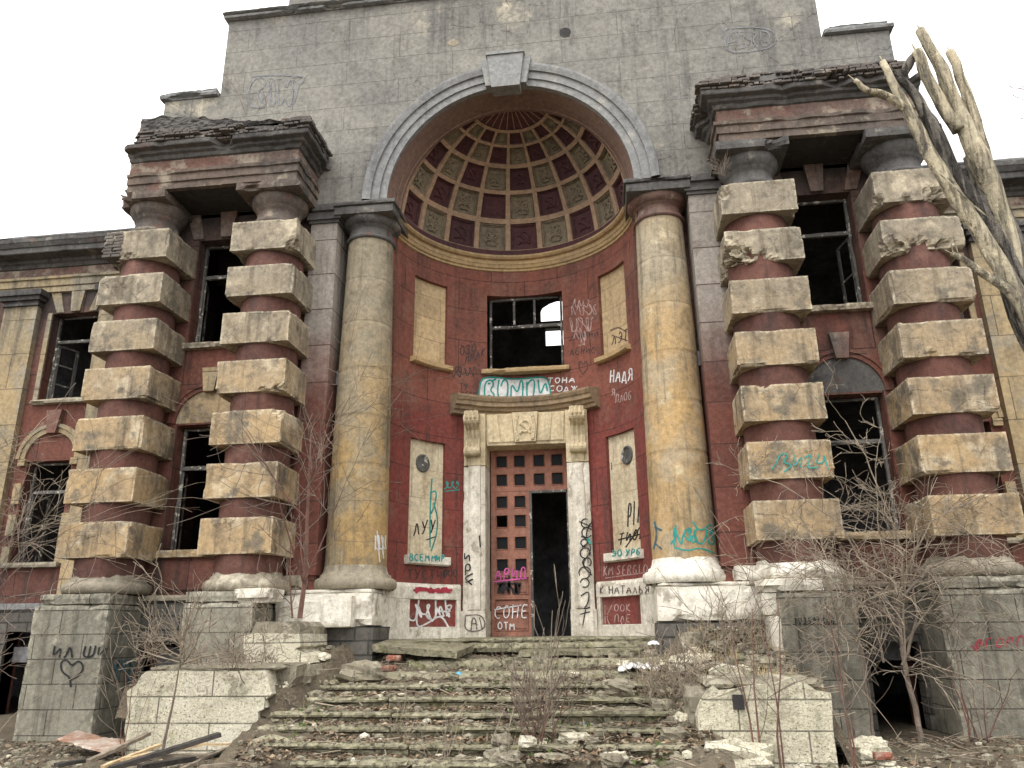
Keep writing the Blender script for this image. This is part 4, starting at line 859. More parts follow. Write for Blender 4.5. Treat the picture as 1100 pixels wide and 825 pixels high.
# heaps of rubble left and right of the steps and on the upper treads
def heap(name, x0, x1, y0, y1, hf, mat, n=70, k=60, lab=None):
    m = MB(); m.grid(n, k, lambda u, v: (x0+(x1-x0)*u, y0+(y1-y0)*v, hf(x0+(x1-x0)*u, y0+(y1-y0)*v)))
    return setting(m.build(name, mat, None, False), 'stuff')
def rough(x, y): return .07*nz(x, y, 0, 1.9)+.05*nz(x, y, 0, 5)+.03*nz(x, y, 0, 12)
hl = lambda x, y: .98+.14*smooth(-1.7, 0, y)+.55*smooth(-4.6, -3.4, x)*smooth(-1.2, 1.3, y)+rough(x, y)*1.2-.9*smooth(-3.55, -2.75, x)-.5*smooth(-1.75, -1.95, y)
heap('rubble', -6.5, -2.75, -1.95, 1.9, hl, M['earth'])
hr = lambda x, y: .88+.2*smooth(-2.4, 0, y)+.75*smooth(-1.2, 1.2, y)*smooth(2.4, 3.4, x)+rough(x, y)*1.3-.75*smooth(3.5, 2.75, x)*(1-smooth(0, 2, y))-.5*smooth(-2.5, -2.8, y)-.9*smooth(5.0, 5.6, x)
heap('rubble', 2.7, 5.7, -2.8, 1.7, hr, M['earth'])
hu = lambda x, y: .93+.66*smooth(-.5, 2.3, y)*(.55+.3*abs(x)/3)+rough(x, y)*1.3-.16*smooth(.2, -.5, y)
heap('rubble', -3.4, 3.4, -.55, 2.4, hu, M['earth'], 90, 50)
def surf(x, y):
    "height of the walkable surface at x, y"
    if -3.4 < x < 3.4 and y > 2.3: return 1.7
    if -3.6 < x < 3.4 and y > -.6: return max(hu(x, y), 0)
    if -6.5 < x <= -3.5 and y > -1.9: return hl(x, y)
    if 3.3 <= x < 5.3 and y > -2.7: return hr(x, y)
    if -3.6 < x < 3.4:
        for yy, zz in reversed(STEPS):
            if y > yy: return max(zz, drift(x, y))
        return max(ground_z(x, y), drift(x, y) if y > -4.2 else -9)
    return ground_z(x, y)

rnd = random.Random(21)
# small stones and crumbs nobody could count
m = MB(); m2 = MB()
for i in range(6500):
    r = rnd.random()
    if r < .11: x, y = rnd.uniform(-3.5, 3.4), rnd.uniform(-3.7, 2.2)
    elif r < .30: x, y = rnd.uniform(-6.4, -3), rnd.uniform(-1.8, 1)
    elif r < .58: x, y = rnd.uniform(2.8, 5.2), rnd.uniform(-2.6, 1.2)
    else: x, y = rnd.uniform(-11, 11), rnd.uniform(-6.5, -.3)
    if abs(x) > 3.5 and abs(x) < 10 and -.2 < y and (abs(x) > 5): continue
    s = rnd.uniform(.012, .05)*(1.9 if rnd.random() < .15 else 1)
    stone(m if rnd.random() < .93 else m2, (x, y, surf(x, y)+s*.25), s*rnd.uniform(.7, 1.4), s*rnd.uniform(.7, 1.2), s*rnd.uniform(.4, .9), i, rnd.uniform(0, 3.1), 3)
setting(m.build('gravel', M['rubble']), 'stuff'); setting(m2.build('gravel', M['cheek']), 'stuff')
# loose stones one could lift
place = []
for i in range(150):
    r = rnd.random()
    if r < .20: x, y, where = rnd.uniform(-3.3, 3.2), rnd.uniform(-.4, 2.0), 'on the collapsed upper steps'
    elif r < .48: x, y, where = rnd.uniform(2.7, 4.9), rnd.uniform(-2.5, .8), 'on the heap right of the steps'
    elif r < .66: x, y, where = rnd.uniform(-4.4, -2.9), rnd.uniform(-1.7, .9), 'on the heap left of the steps'
    elif r < .84: x, y, where = rnd.uniform(.2, 3.2), rnd.uniform(-4.6, -2.9), 'at the foot of the steps'
    else: x, y, where = rnd.choice([rnd.uniform(-9.5, -3), rnd.uniform(4, 9)]), rnd.uniform(-5.2, -2.9), 'lying on the littered ground before the building'
    s = rnd.uniform(.06, .17)*(1.5 if r > .3 and r < .48 and rnd.random() < .3 else 1)
    mm = MB(); stone(mm, (x, y, surf(x, y)+s*.3), s*rnd.uniform(.9, 1.6), s*rnd.uniform(.7, 1.2), s*rnd.uniform(.45, .8), i*3+1, rnd.uniform(0, 3.1), 8, rough=.36)
    tag(mm.build('broken_stone', M[rnd.choice(['rubble', 'rubble', 'rubble', 'cheek', 'step'])]), 'loose broken stone lump '+where, 'stone', 'broken stones '+where)
def one_stone(px, py, z, sx, sy, sz, label, mat='rubble', rot=.3, seed=5, name='broken_stone', cat='stone'):
    p = onZ(px, py, z); mm = MB(); stone(mm, (p.x, p.y, p.z), sx, sy, sz, seed, rot, 10, rough=.34); return tag(mm.build(name, M[mat]), label, cat)
one_stone(388, 722, 1.12, .42, .26, .19, 'largest rounded grey stone on the left of the upper steps', seed=11)
one_stone(342, 697, 1.45, .30, .22, .15, 'angular dark stone slab end beside the white block left of the steps', 'step', seed=13)
one_stone(345, 709, 1.32, .34, .22, .09, 'flat dark stone under the angular slab end left of the steps', 'step', seed=17)
one_stone(722, 692, 1.50, .34, .30, .16, 'big grey boulder at the top right of the steps', seed=19)
one_stone(745, 712, 1.25, .45, .34, .16, 'flat pale boulder on the heap right of the steps', 'cheek', seed=23)
one_stone(787, 818, .05, .55, .35, .26, 'large mossy pale stone at the bottom edge before the right side wall', 'cheek', seed=29)
one_stone(665, 738, 1.0, .22, .2, .12, 'rounded stone on the right of the moss covered step', seed=31)
one_stone(715, 814, .02, .28, .2, .15, 'brown flat stone beside the white sheet at the foot of the steps', 'step', seed=37)
one_stone(935, 806, .1, .30, .2, .18, 'pale stone lump under the bushes at the right', 'cheek', seed=41)
one_stone(240, 702, 1.28, .20, .2, .18, 'mossy stump like stone standing on top of the left side wall', 'step', seed=43)
one_stone(186, 795, .10, .26, .22, .24, 'dark clod at the foot of the left side wall', 'darkstone', seed=47)
for (px, py, z, lab) in ((423, 707, 1.40, 'red brick piece under the tilted slab at the top of the steps'), (1003, 700, 1.0, 'broken red brick in the bushes at the right'), (948, 812, .12, 'pinkish brick piece on the ground before the right pier'), (418, 718, 1.22, 'small red brick chip left of the upper steps'), (730, 690, 1.55, 'red brick piece on the heap at the top right of the steps')):
    if px == 1003: continue
    p = onZ(px, py, z); mm = MB(); worn_box(mm, p.x-.13, p.x+.13, p.y-.07, p.y+.07, p.z-.05, p.z+.05, .04, .02, .05, int(px), .01); tag(mm.build('red_brick', M['redbrick']), lab, 'brick')
# tilted slab at the top of the steps
def slab(pts, th, mat, name, label, cat, seed=3):
    "four corner points (x, y, z) of the upper face, thickness th"
    A = [Vector(p) for p in pts]; m = MB(); n, k = 24, 8; rws = []
    up = (A[1]-A[0]).cross(A[3]-A[0]).normalized()
    for lvl in (0, 1):
        rws.append([[None]*(k+1) for _ in range(n+1)])
        for i in range(n+1):
            for j in range(k+1):
                u, v = i/n, j/k; p = A[0]*(1-u)*(1-v)+A[1]*u*(1-v)+A[2]*u*v+A[3]*(1-u)*v; e = .035*nz(p.x, p.y, lvl, 3, seed)+.02*nz(p.x, p.y, lvl, 9, seed)
                q = p-up*(th*lvl)+up*e*.5; 
                if i in (0, n): q += (A[1]-A[0]).normalized()*e*1.5
                if j in (0, k): q += (A[3]-A[0]).normalized()*e*1.5
                rws[lvl][i][j] = m.vert(q)
    for lvl in (0, 1):
        for i in range(n):
            for j in range(k): a = rws[lvl]; m.face((a[i][j], a[i+1][j], a[i+1][j+1], a[i][j+1]))
    for i in range(n):
        for j in (0, k): m.face((rws[0][i][j], rws[0][i+1][j], rws[1][i+1][j], rws[1][i][j]))
    for j in range(k):
        for i in (0, n): m.face((rws[0][i][j], rws[0][i][j+1], rws[1][i][j+1], rws[1][i][j]))
    return tag(m.build(name, M[mat]), label, cat)
P = lambda px, py, Y: tuple(onY(px, py, Y))
a, b = onY(398, 693, .9), onY(491, 700, .7)
slab([a, b, (b.x+.1, b.y+1.3, b.z+.10), (a.x+.1, a.y+1.2, a.z+.12)], .13, 'step', 'stone_slab', 'long tilted stone slab lying loose at the top of the steps', 'slab')
a, b = onY(556, 701, 1.3), onY(690, 698, 1.4)
slab([a, b, (b.x, b.y+.8, b.z+.05), (a.x, a.y+.8, a.z+.05)], .09, 'step', 'stone_slab', 'thin stone slab slipping from the landing under the open doorway', 'slab', 8)
# white sheet and other litter
def crumpled(px, py, z, w, d, h, mat, label, cat, name, seed=1, n=22, freq=3.0):
    p = onZ(px, py, z); m = MB()
    def f(u, v):
        x, y = (u-.5)*2, (v-.5)*2; r = max(0, 1-(x*x+y*y)**.5*(.9+.3*nz(x, y, seed, 1.5))); e = nz(x*1.4, y*1.4, seed, freq)+.5*nz(x, y, seed+3, freq*2.6)
        return (p.x+x*w*(1+.15*e), p.y+y*d*(1+.15*e), p.z+h*(r**.5*.8+.55*e*min(1, r*3))-.02)
    m.grid(n, n, f); return tag(m.build(name, mat, None, True), label, cat)
crumpled(688, 719, 1.12, .40, .25, .15, M['bag'], 'crumpled white plastic bag at the right end of the mossy steps', 'plastic bag', 'plastic_bag', 3)
crumpled(628, 782, .36, .36, .22, .12, M['greybag'], 'shiny dark grey plastic film on the lower steps', 'plastic film', 'plastic_film', 7)
crumpled(799, 671, 1.72, .20, .10, .07, M['bag'], 'white plastic scrap on the heap under the right column base', 'plastic bag', 'plastic_bag', 9)
crumpled(781, 692, 1.4, .12, .08, .10, flat('green_plastic', (.06, .38, .24), .4, .2), 'small bright green plastic scrap on the heap right of the steps', 'litter', 'plastic_scrap', 11, 10)
crumpled(268, 806, .05, .13, .09, .09, M['bluebag'], 'small blue plastic scrap at the foot of the left side wall', 'litter', 'plastic_scrap', 13, 10)
crumpled(493, 723, 1.12, .06, .05, .06, M['bluebag'], 'tiny blue scrap among the rubble on the upper steps', 'litter', 'plastic_scrap', 14, 8)
crumpled(702, 691, 1.62, .09, .06, .08, M['bag'], 'tiny white scrap at the top right corner of the steps', 'litter', 'plastic_scrap', 15, 8)
crumpled(604, 812, .02, .12, .06, .04, M['bluebag'], 'flat blue scrap at the foot of the steps beside the weeds', 'litter', 'plastic_scrap', 16, 8)
crumpled(542, 811, .02, .08, .05, .06, flat('yellow_plastic', (.5, .40, .06), .5, .2), 'small yellow scrap at the foot of the steps', 'litter', 'plastic_scrap', 17, 8)
crumpled(830, 710, 1.2, .10, .07, .09, flat('yellow_wrapper', (.55, .42, .05), .5, .2), 'yellow wrapper on top of the right side wall', 'litter', 'wrapper', 18, 8)
m = MB(); a = onZ(637, 812, .06); b = onZ(690, 801, .2); c = onZ(704, 812, .06)
m.grid(16, 8, lambda u, v: (a.x+(1.55*u)*.72, a.y-.05+.75*v+.15*u, .05+.30*math.sin(min(u*1.25, 1)*math.pi*.62)*(.6+.4*v)+.03*nz(u*4, v*3, 1))); tag(m.build('curved_sheet', M['bag'], None, True), 'bent white plastic sheet lying at the foot of the steps', 'sheet')
a = onZ(64, 800, .06); b = onZ(112, 806, .06)
slab([(a.x, a.y-.1, .16), (b.x+.15, b.y-.15, .05), (b.x+.1, b.y+.55, .12), (a.x-.1, a.y+.5, .22)], .02, 'rust', 'metal_sheet', 'rusty metal sheet lying before the left pier', 'metal sheet', 12)
# charred boards and laths before the left side wall
for i, (p0, p1, z0, z1, w, th, mat, lab) in enumerate((((118, 826), (236, 789), .10, .42, .16, .06, 'char', 'longest charred board propped up before the left side wall'), ((130, 816), (215, 800), .14, .24, .10, .04, 'lath', 'pale lath under the charred board'),
        ((110, 824), (172, 800), .06, .2, .07, .04, 'lath', 'short orange lath at the left end of the board pile'), ((150, 824), (262, 806), .05, .10, .16, .07, 'char', 'blackened board lying flat below the pile'), ((190, 828), (245, 803), .05, .16, .06, .03, 'plank', 'thin grey stick across the board pile'),
        ((205, 800), (262, 799), .2, .16, .06, .03, 'lath', 'yellowish lath pointing at the steps'), ((172, 812), (230, 812), .12, .1, .14, .05, 'plank', 'grey plank end in the middle of the board pile'), ((95, 818), (160, 788), .05, .3, .09, .05, 'plank', 'grey stick leaning on the left end of the side wall'), ((215, 824), (300, 818), .04, .06, .12, .05, 'plank', 'grey board end half buried at the foot of the steps'), ((60, 822), (120, 812), .04, .06, .12, .05, 'char', 'dark board end beside the rusty metal sheet'))):
    a, b = onZ(*p0, z0), onZ(*p1, z1); d = (b-a); L = d.length; d.normalize(); sd_ = d.cross(Vector((0, 0, 1))).normalized(); up = sd_.cross(d)
    m = MB(); n = 14; rws = []
    for k in range(n+1):
        p = a+d*(L*k/n); e = .012*nz(k*.6, i, 0, 1.1); rws.append([m.vert(p+sd_*(w/2*sx*(1+.18*nz(k, i, sx, 1.3)))+up*(th/2*sz+e)) for sx, sz in ((-1, -1), (1, -1), (1, 1), (-1, 1))])
    m.face(rws[0]); m.face(rws[-1][::-1])
    for q, r in zip(rws, rws[1:]):
        for k in range(4): m.face((q[k], r[k], r[(k+1) % 4], q[(k+1) % 4]))
    tag(m.build('board', M[mat]), lab, 'board')
# sticks lying about
m = MB()
for i in range(700):
    x, y = rnd.choice([(rnd.uniform(-3.5, 3.4), rnd.uniform(-3.8, 1.8)), (rnd.uniform(-11, 11), rnd.uniform(-5.5, -.3)), (rnd.uniform(2.8, 5.2), rnd.uniform(-2.6, 1)), (rnd.uniform(4.5, 10.5), rnd.uniform(-4.5, -.4))])
    if abs(x) > 5 and y > -.25: continue
    a = rnd.uniform(0, 6.28); L = rnd.uniform(.12, .6); z = surf(x, y)+.015; k = rnd.uniform(-.02, .10); b = a+rnd.gauss(0, .3)
    p1 = (x+L*.5*math.cos(a), y+L*.5*math.sin(a)); z1 = surf(*p1)+.02 if abs(p1[0]) < 12 else z; m.tube([(x, y, z), (p1[0], p1[1], max(z, z1)+k*.5), (p1[0]+L*.5*math.cos(b), p1[1]+L*.5*math.sin(b), max(z, z1)+k)], rnd.uniform(.004, .011), 4, cap=False)
setting(m.build('fallen_twigs', M['twig2']), 'stuff')
# fallen leaves, weeds and dry grass: nobody could count them
def leaves(n, mats, regions):
    ms = [MB() for _ in mats]
    for i in range(n):
        x0, x1, y0, y1 = rnd.choice(regions); x, y = rnd.uniform(x0, x1), rnd.uniform(y0, y1)
        if nz(x, y, 3, .9) < -.22: continue
        z = surf(x, y)+rnd.uniform(.004, .035); s = rnd.uniform(.022, .06); a = rnd.uniform(0, 6.28); ca, sa = math.cos(a)*s, math.sin(a)*s; t1, t2 = rnd.uniform(-.5, .9)*s, rnd.uniform(-.5, .9)*s
        mm = rnd.choices(ms, [4, 2, 3])[0]
        A = mm.vert((x-ca, y-sa, z)); Bv = mm.vert((x+sa*.5, y-ca*.5, z+t1)); C = mm.vert((x+ca, y+sa, z+.2*s)); D = mm.vert((x-sa*.5, y+ca*.5, z+t2)); mm.face((A, Bv, C)); mm.face((A, C, D))
    for mm, mat in zip(ms, mats): setting(mm.build('leaf_litter', M[mat]), 'stuff')
leaves(20000, ('leaf', 'leaf2', 'leaf3'), [(-3.5, 3.4, -3.8, 2.2), (-3.5, 3.4, -3.8, 0), (0, 4, -6, -2.5), (-6.4, -3, -1.8, 1), (2.8, 5.2, -2.6, 1.2), (-12, 0, -5, -.4), (4.5, 12, -5.5, -.3), (-4, 8, -7, -3)])
def blades(n, mat, regions, h0, h1, name, lean=.5, w=.006):
    mm = MB()
    for i in range(n):
        x0, x1, y0, y1 = rnd.choice(regions); x, y = rnd.uniform(x0, x1), rnd.uniform(y0, y1)
        if nz(x, y, 8, 1.1) < -.02: continue
        z = surf(x, y)-.01; h = rnd.uniform(h0, h1); a = rnd.uniform(0, 6.28); l = lean*h*rnd.random(); ww = w*rnd.uniform(.7, 1.6); b = rnd.uniform(0, 6.28)
        p1 = (x+l*.35*math.cos(a), y+l*.35*math.sin(a), z+h*.6); p2 = (x+l*math.cos(a), y+l*math.sin(a), z+h*(1-.3*l/h)); dx, dy = math.cos(b)*ww, math.sin(b)*ww
        A = mm.vert((x-dx, y-dy, z)); Bv = mm.vert((x+dx, y+dy, z)); C = mm.vert((p1[0]+dx*.8, p1[1]+dy*.8, p1[2])); D = mm.vert((p1[0]-dx*.8, p1[1]-dy*.8, p1[2])); E = mm.vert(p2); mm.face((A, Bv, C, D)); mm.face((D, C, E))
    return setting(mm.build(name, M[mat]), 'stuff')
blades(900, 'straw', [(2.8, 5.2, -2.6, 1.2), (2.4, 4.2, -1, 1), (3.3, 5.2, -2.7, -1)], .08, .42, 'dry_grass')
blades(500, 'straw', [(-6.4, -3, -1.8, .6), (-3.4, 3.4, -3.6, 1.5), (4.5, 9, -4.5, -.8)], .05, .28, 'dry_grass')
blades(700, 'weed', [(.2, 3.2, -4.6, -2.4), (-3.4, -2.4, -3, -.5), (-3.2, 3, -2.6, -.4), (1.5, 4, -5, -3)], .02, .09, 'green_weeds', .9, .018)
# ------------------------------------------------------------------ bare plants
def grow(mb, p, d, L, r, rnd, lvl, kids=(2, 4), wob=.22, up=.05, shrink=(.45, .75), seg=6, spread=(25, 60), sides=4, thick=None, droop=0):
    pts = [Vector(p)]; d = Vector(d).normalized(); rad = [r]
    for i in range(seg):
        d = (d+Vector((rnd.gauss(0, wob), rnd.gauss(0, wob), rnd.gauss(0, wob)+up-droop*i/seg))).normalized(); pts.append(pts[-1]+d*(L/seg)); rad.append(max(r*(1-.72*(i+1)/seg), .0048))
    (thick if thick is not None and lvl >= 2 else mb).tube(pts, rad, sides if r > .006 else 3, cap=False)
    if lvl <= 0: return
    for _ in range(rnd.randint(*kids)):
        i = rnd.randint(1, seg); q = pts[i]; dd = (pts[i]-pts[i-1]).normalized(); ax = Vector((rnd.gauss(0, 1), rnd.gauss(0, 1), rnd.gauss(0, .6))); ax = (ax-dd*ax.dot(dd)).normalized()
        nd = dd*math.cos(R(rnd.uniform(*spread)))+ax*math.sin(R(rnd.uniform(*spread)))
        grow(mb, q, nd, L*rnd.uniform(*shrink), max(rad[i]*.62, .0055), rnd, lvl-1, kids, wob, up, shrink, seg, spread, sides, thick, droop)
def plant(name, label, cat, base, stems, mats=('twig', 'twig'), seed=1, group=None, **kw):
    rnd_ = random.Random(seed); t = thing(name, label, cat, base, group); tk, tw = MB(), MB()
    for (off, d, L, r, lvl) in stems: grow(tw, Vector(base)+Vector(off), d, L, r, rnd_, lvl, thick=tk, **kw)
    if tk.v: tk.build('stem', M[mats[0]], t)
    if tw.v: tw.build('twigs', M[mats[1]], t)
    return t
G = lambda x, y: (x, y, surf(x, y)-.04)
rs = random.Random(3)
def fan(n, L, r, lvl, spread=.5, seed=1, rad=.12):
    q = random.Random(seed); return [((q.uniform(-rad, rad), q.uniform(-rad, rad), 0), (q.gauss(0, spread), q.gauss(0, spread*.7), 1), L*q.uniform(.6, 1.1), r*q.uniform(.6, 1.1), lvl) for _ in range(n)]
# the thicket before the right basement opening
b = onZ(1000, 780, .05); bx = 6.95
def trunk_plant(name, label, cat, base, trunks, mats, seed, **kw):
    "trunks: point lists with radii; twigs grow from the upper part of each"
    q = random.Random(seed); t = thing(name, label, cat, base); tk, tw = MB(), MB()
    for pts, r0, r1, n, L in trunks:
        P = [Vector(p) for p in pts]; S = []
        for a, b in zip(P, P[1:]): S += [a.lerp(b, k/4)+Vector((q.gauss(0, .012), q.gauss(0, .012), 0)) for k in range(4)]
        S.append(P[-1]); rad = [r0+(r1-r0)*k/(len(S)-1) for k in range(len(S))]; tk.tube(S, rad, 7, lump=.12)
        for _ in range(n):
            k = q.randint(len(S)//3, len(S)-1); grow(tw, S[k], (q.gauss(0, 1), q.gauss(-.1, .6), q.gauss(.35, .5)), L*q.uniform(.5, 1.2), min(rad[k]*.6, .016), q, 2, **kw)
    tk.build('stem', M[mats[0]], t); tw.build('twigs', M[mats[1]], t); return t
_y = -.75
def V_(px, py, Y=_y): return tuple(onY(px, py, Y))
trunk_plant('bare_tree', 'bare grey thicket tree with leaning trunk before the right basement opening', 'tree', (7.2, _y, -.05), [
   ([V_(990, 800), V_(982, 760), V_(972, 715), V_(966, 670), V_(955, 630), V_(938, 590)], .05, .02, 10, 1.9), ([V_(972, 715), V_(985, 660), V_(978, 615), V_(990, 570)], .028, .012, 7, 1.6),
   ([V_(940, 800), V_(930, 740), V_(922, 690), V_(912, 640), V_(905, 600)], .03, .012, 8, 1.7), ([V_(918, 800), V_(905, 720), V_(900, 660), V_(885, 610)], .022, .01, 7, 1.2), ([V_(966, 670), V_(925, 640), V_(900, 632), V_(868, 640)], .03, .012, 7, 1.1), ([V_(960, 650), V_(1000, 610), V_(1040, 590)], .03, .012, 7, 1.1)],
   ('twig', 'twig2'), 5, kids=(3, 4), wob=.11, up=.0, spread=(25, 70), droop=.14)
trunk_plant('pale_bramble', 'pale arching brambles tangled across the lower window between the right columns', 'bush', (7.0, -.5, -.05), [
   ([V_(965, 660, -.5), V_(970, 600, -.5), V_(955, 550, -.5), V_(930, 490, -.5), V_(908, 452, -.5)], .022, .008, 9, .7), ([V_(960, 640, -.5), V_(1000, 560, -.5), V_(1060, 530, -.5)], .018, .006, 8, .8), ([V_(950, 640, -.5), V_(900, 560, -.5), V_(840, 520, -.5), V_(790, 505, -.5)], .018, .005, 9, .8), ([V_(965, 650, -.5), V_(945, 580, -.5), V_(940, 500, -.5), V_(948, 460, -.5)], .014, .005, 6, .6)],
   ('twig2', 'twig2'), 9, kids=(2, 4), wob=.14, up=.02, spread=(20, 60))
if False: plant('bare_sapling', 'bare grey sapling thicket with leaning trunk before the right basement opening', 'bush', G(7.05, -.75),
      [((0, 0, 0), (-.13, .0, 1), 3.6, .075, 3), ((.15, .1, 0), (-.25, 0, 1), 2.9, .05, 3), ((-.1, .2, 0), (.12, 0, 1), 3.1, .035, 3), ((-.5, 0, 0), (-.12, 0, 1), 2.6, .04, 3), ((-.9, .1, 0), (-.05, 0, 1), 2.4, .03, 3)], ('twig', 'twig2'), 5, kids=(4, 6), wob=.16, up=.02, spread=(30, 85), droop=.1)
plant('bare_bush', 'pale twiggy bush growing around the base of the right columns', 'bush', G(6.3, -.6), [((q, 0, .9+.2*k), (.3*(k-1.5), -.1, 1), 2.1, .02, 3) for k, q in enumerate((-.3, 0, .3, .6))], ('twig2', 'twig2'), 8, kids=(4, 6), wob=.2, up=0, spread=(35, 95), droop=.12)
# slender stems before the right side wall
for i, (px, py, L, lab) in enumerate(((790, 800, 2.0, 'thin straight stem left of the hole in the right side wall'), (812, 815, 2.2, 'thin stem before the hole in the right side wall'), (838, 822, 2.5, 'two forked thin stems before the middle of the right side wall'), (903, 815, 2.3, 'thin forked sapling at the right end of the right side wall'))):
    p = onZ(px, py, .0); plant('thin_sapling', lab, 'sapling', (p.x, min(p.y, -3.1), -.05), [((0, 0, 0), (rs.gauss(-.02, .06), .08, 1), L, .017, 2), ((.05, .03, 0), (rs.gauss(.05, .06), .1, 1), L*.8, .013, 2)][:1+(i > 1)], ('twig3', 'twig'), 30+i, wob=.07, up=.03, kids=(2, 4))
# at the right pier
p = onZ(1058, 800, .05); plant('thin_sapling', 'thin dark sapling before the rightmost pier', 'sapling', (p.x-.05, -1.0, .0), fan(3, 1.7, .018, 2, .22, 4), ('twig3', 'twig'), 41, wob=.14)
p = onZ(1085, 806, .05); plant('thin_sapling', 'sprawling sapling at the right edge before the pier', 'sapling', (p.x, -1.2, .0), fan(3, 1.5, .014, 2, .4, 7), ('twig3', 'twig'), 42, wob=.16)
# left terrace and side wall
p = onZ(184, 800, .1)
t = plant('young_tree', 'slender young bare tree with spreading crown before the left side wall', 'tree', (p.x, -2.35, -.05), [((0, 0, 0), (.06, .02, 1), 1.55, .032, 0)], ('twig3', 'twig'), 51, wob=.03, up=.06)
b0 = BASE[t.name]; tw = MB(); q_ = random.Random(52)
for k in range(11): grow(tw, (p.x+.12, -2.30, 1.30+.03*k), (q_.gauss(0, 1.0), q_.gauss(0, .6), .55), q_.uniform(.7, 1.25), .015, q_, 2, kids=(2, 4), wob=.13, up=.04, spread=(20, 50))
tw.build('branches', M['twig2'], t)
plant('bare_bush', 'tangled brown brambles on top of the left side wall', 'bush', G(-5.0, -.9), fan(40, 1.05, .012, 2, .8, 9, 1.15), ('twig', 'twig2'), 61, wob=.22, kids=(3, 5), droop=.15)
p = onY(322, 664, -.1); plant('young_tree', 'dark young bare tree on the white block before the left smooth column', 'tree', (p.x, -.1, p.z), [((0, 0, 0), (.04, .02, 1), 3.9, .055, 3), ((-.15, 0, 0), (-.25, 0, 1), 1.6, .022, 2), ((0, .05, .6), (.35, 0, 1), 2.2, .022, 2), ((0, .05, .9), (-.3, 0, 1), 2.2, .02, 2)], ('twig3', 'twig'), 73, wob=.085, up=.05, kids=(4, 6), spread=(30, 65))
p = onZ(135, 812, 0); plant('thin_sapling', 'thin sapling at the left end of the left side wall', 'sapling', (p.x, -2.6, -.05), fan(2, 1.6, .014, 2, .25, 3), ('twig3', 'twig'), 83, wob=.12)
# left edge
p = onZ(12, 790, 0); plant('bare_bush', 'bare dark stems left of the leftmost pier', 'bush', (-9.9, -1.6, -.1), fan(6, 3.0, .024, 3, .22, 12, .4), ('twig3', 'twig'), 91, wob=.12, kids=(2, 4))
plant('bare_bush', 'pale arching twigs reaching in at the left edge', 'bush', (-11.6, -1.0, -.1), [((0, 0, 0), (.16, 0, 1), 5.2, .04, 3), ((.2, .1, 0), (.26, 0, 1), 4.6, .03, 3), ((-.2, .3, 0), (.05, .05, 1), 5.0, .03, 3)], ('twig', 'twig2'), 95, wob=.12, kids=(3, 5), up=.0, droop=.12)
# on the steps
p = onZ(590, 775, .4); plant('dry_bush', 'brown dry bush growing out of the middle of the steps', 'bush', (p.x, -3.05, .26), fan(14, 1.0, .010, 2, .5, 21, .16), ('twig3', 'twig'), 101, wob=.13, kids=(3, 5), spread=(15, 45))
plant('tall_weed', 'tall thin dry stem rising before the open doorway', 'weed', (p.x+.12, -2.4, .44), [((0, 0, 0), (.02, 0, 1), 1.7, .013, 1), ((0, .02, .9), (.22, 0, 1), 1.0, .007, 2), ((0, .02, 1.0), (.3, 0, .8), .9, .006, 2), ((0, .02, .8), (-.25, 0, .9), .7, .006, 1)], ('twig', 'twig2'), 111, wob=.05, kids=(1, 2), spread=(15, 35))
for k, (x, y) in enumerate(((-.55, -3.4), (-.3, -3.5), (.5, -3.6), (-1.2, -2.9))):
    plant('dry_stalk', 'dry straw coloured stalks leaning on the lower steps', 'weed', G(x, y), fan(4, .55, .007, 1, .35, 31+k, .1), ('twig2', 'twig2'), 120+k, group='dry stalks on the lower steps', wob=.06)
plant('dry_bush', 'grey dry tangle on the heap right of the steps', 'bush', G(3.1, -1.6), fan(22, .85, .008, 2, .6, 33, .5), ('twig', 'twig2'), 131, wob=.18, kids=(3, 5))
plant('dry_bush', 'yellowish dry stalks under the right smooth column', 'bush', G(4.2, .1), fan(20, .75, .007, 2, .45, 35, .6), ('twig2', 'twig2'), 133, wob=.14, kids=(2, 4))
# saplings rooted in the ruined roofs
p = onY(265, 117, .3); plant('roof_sapling', 'thin bare sapling rooted on the left portico roof', 'sapling', (p.x, .3, p.z-.15), [((0, 0, 0), (-.45, 0, 1), 1.6, .013, 1), ((.3, 0, 0), (.1, 0, 1), .5, .008, 1), ((.55, 0, 0), (-.2, 0, 1), .5, .008, 1)], ('twig', 'twig'), 141, wob=.08)
p = onY(92, 246, 4.4); plant('roof_sapling', 'two thin stems standing on the left wing roof', 'sapling', (p.x, 4.5, p.z-.1), [((0, 0, 0), (-.15, 0, 1), .95, .012, 0), ((.04, 0, 0), (.2, 0, 1), .7, .01, 0)], ('twig', 'twig'), 142, wob=.04)
p = onY(777, 190, .1); plant('dry_tuft', 'dry tuft of twigs stuck beside the capital of the inner right column', 'weed', (p.x, .1, p.z), fan(12, .5, .005, 1, .5, 14, .05), ('twig', 'twig'), 143, wob=.16)

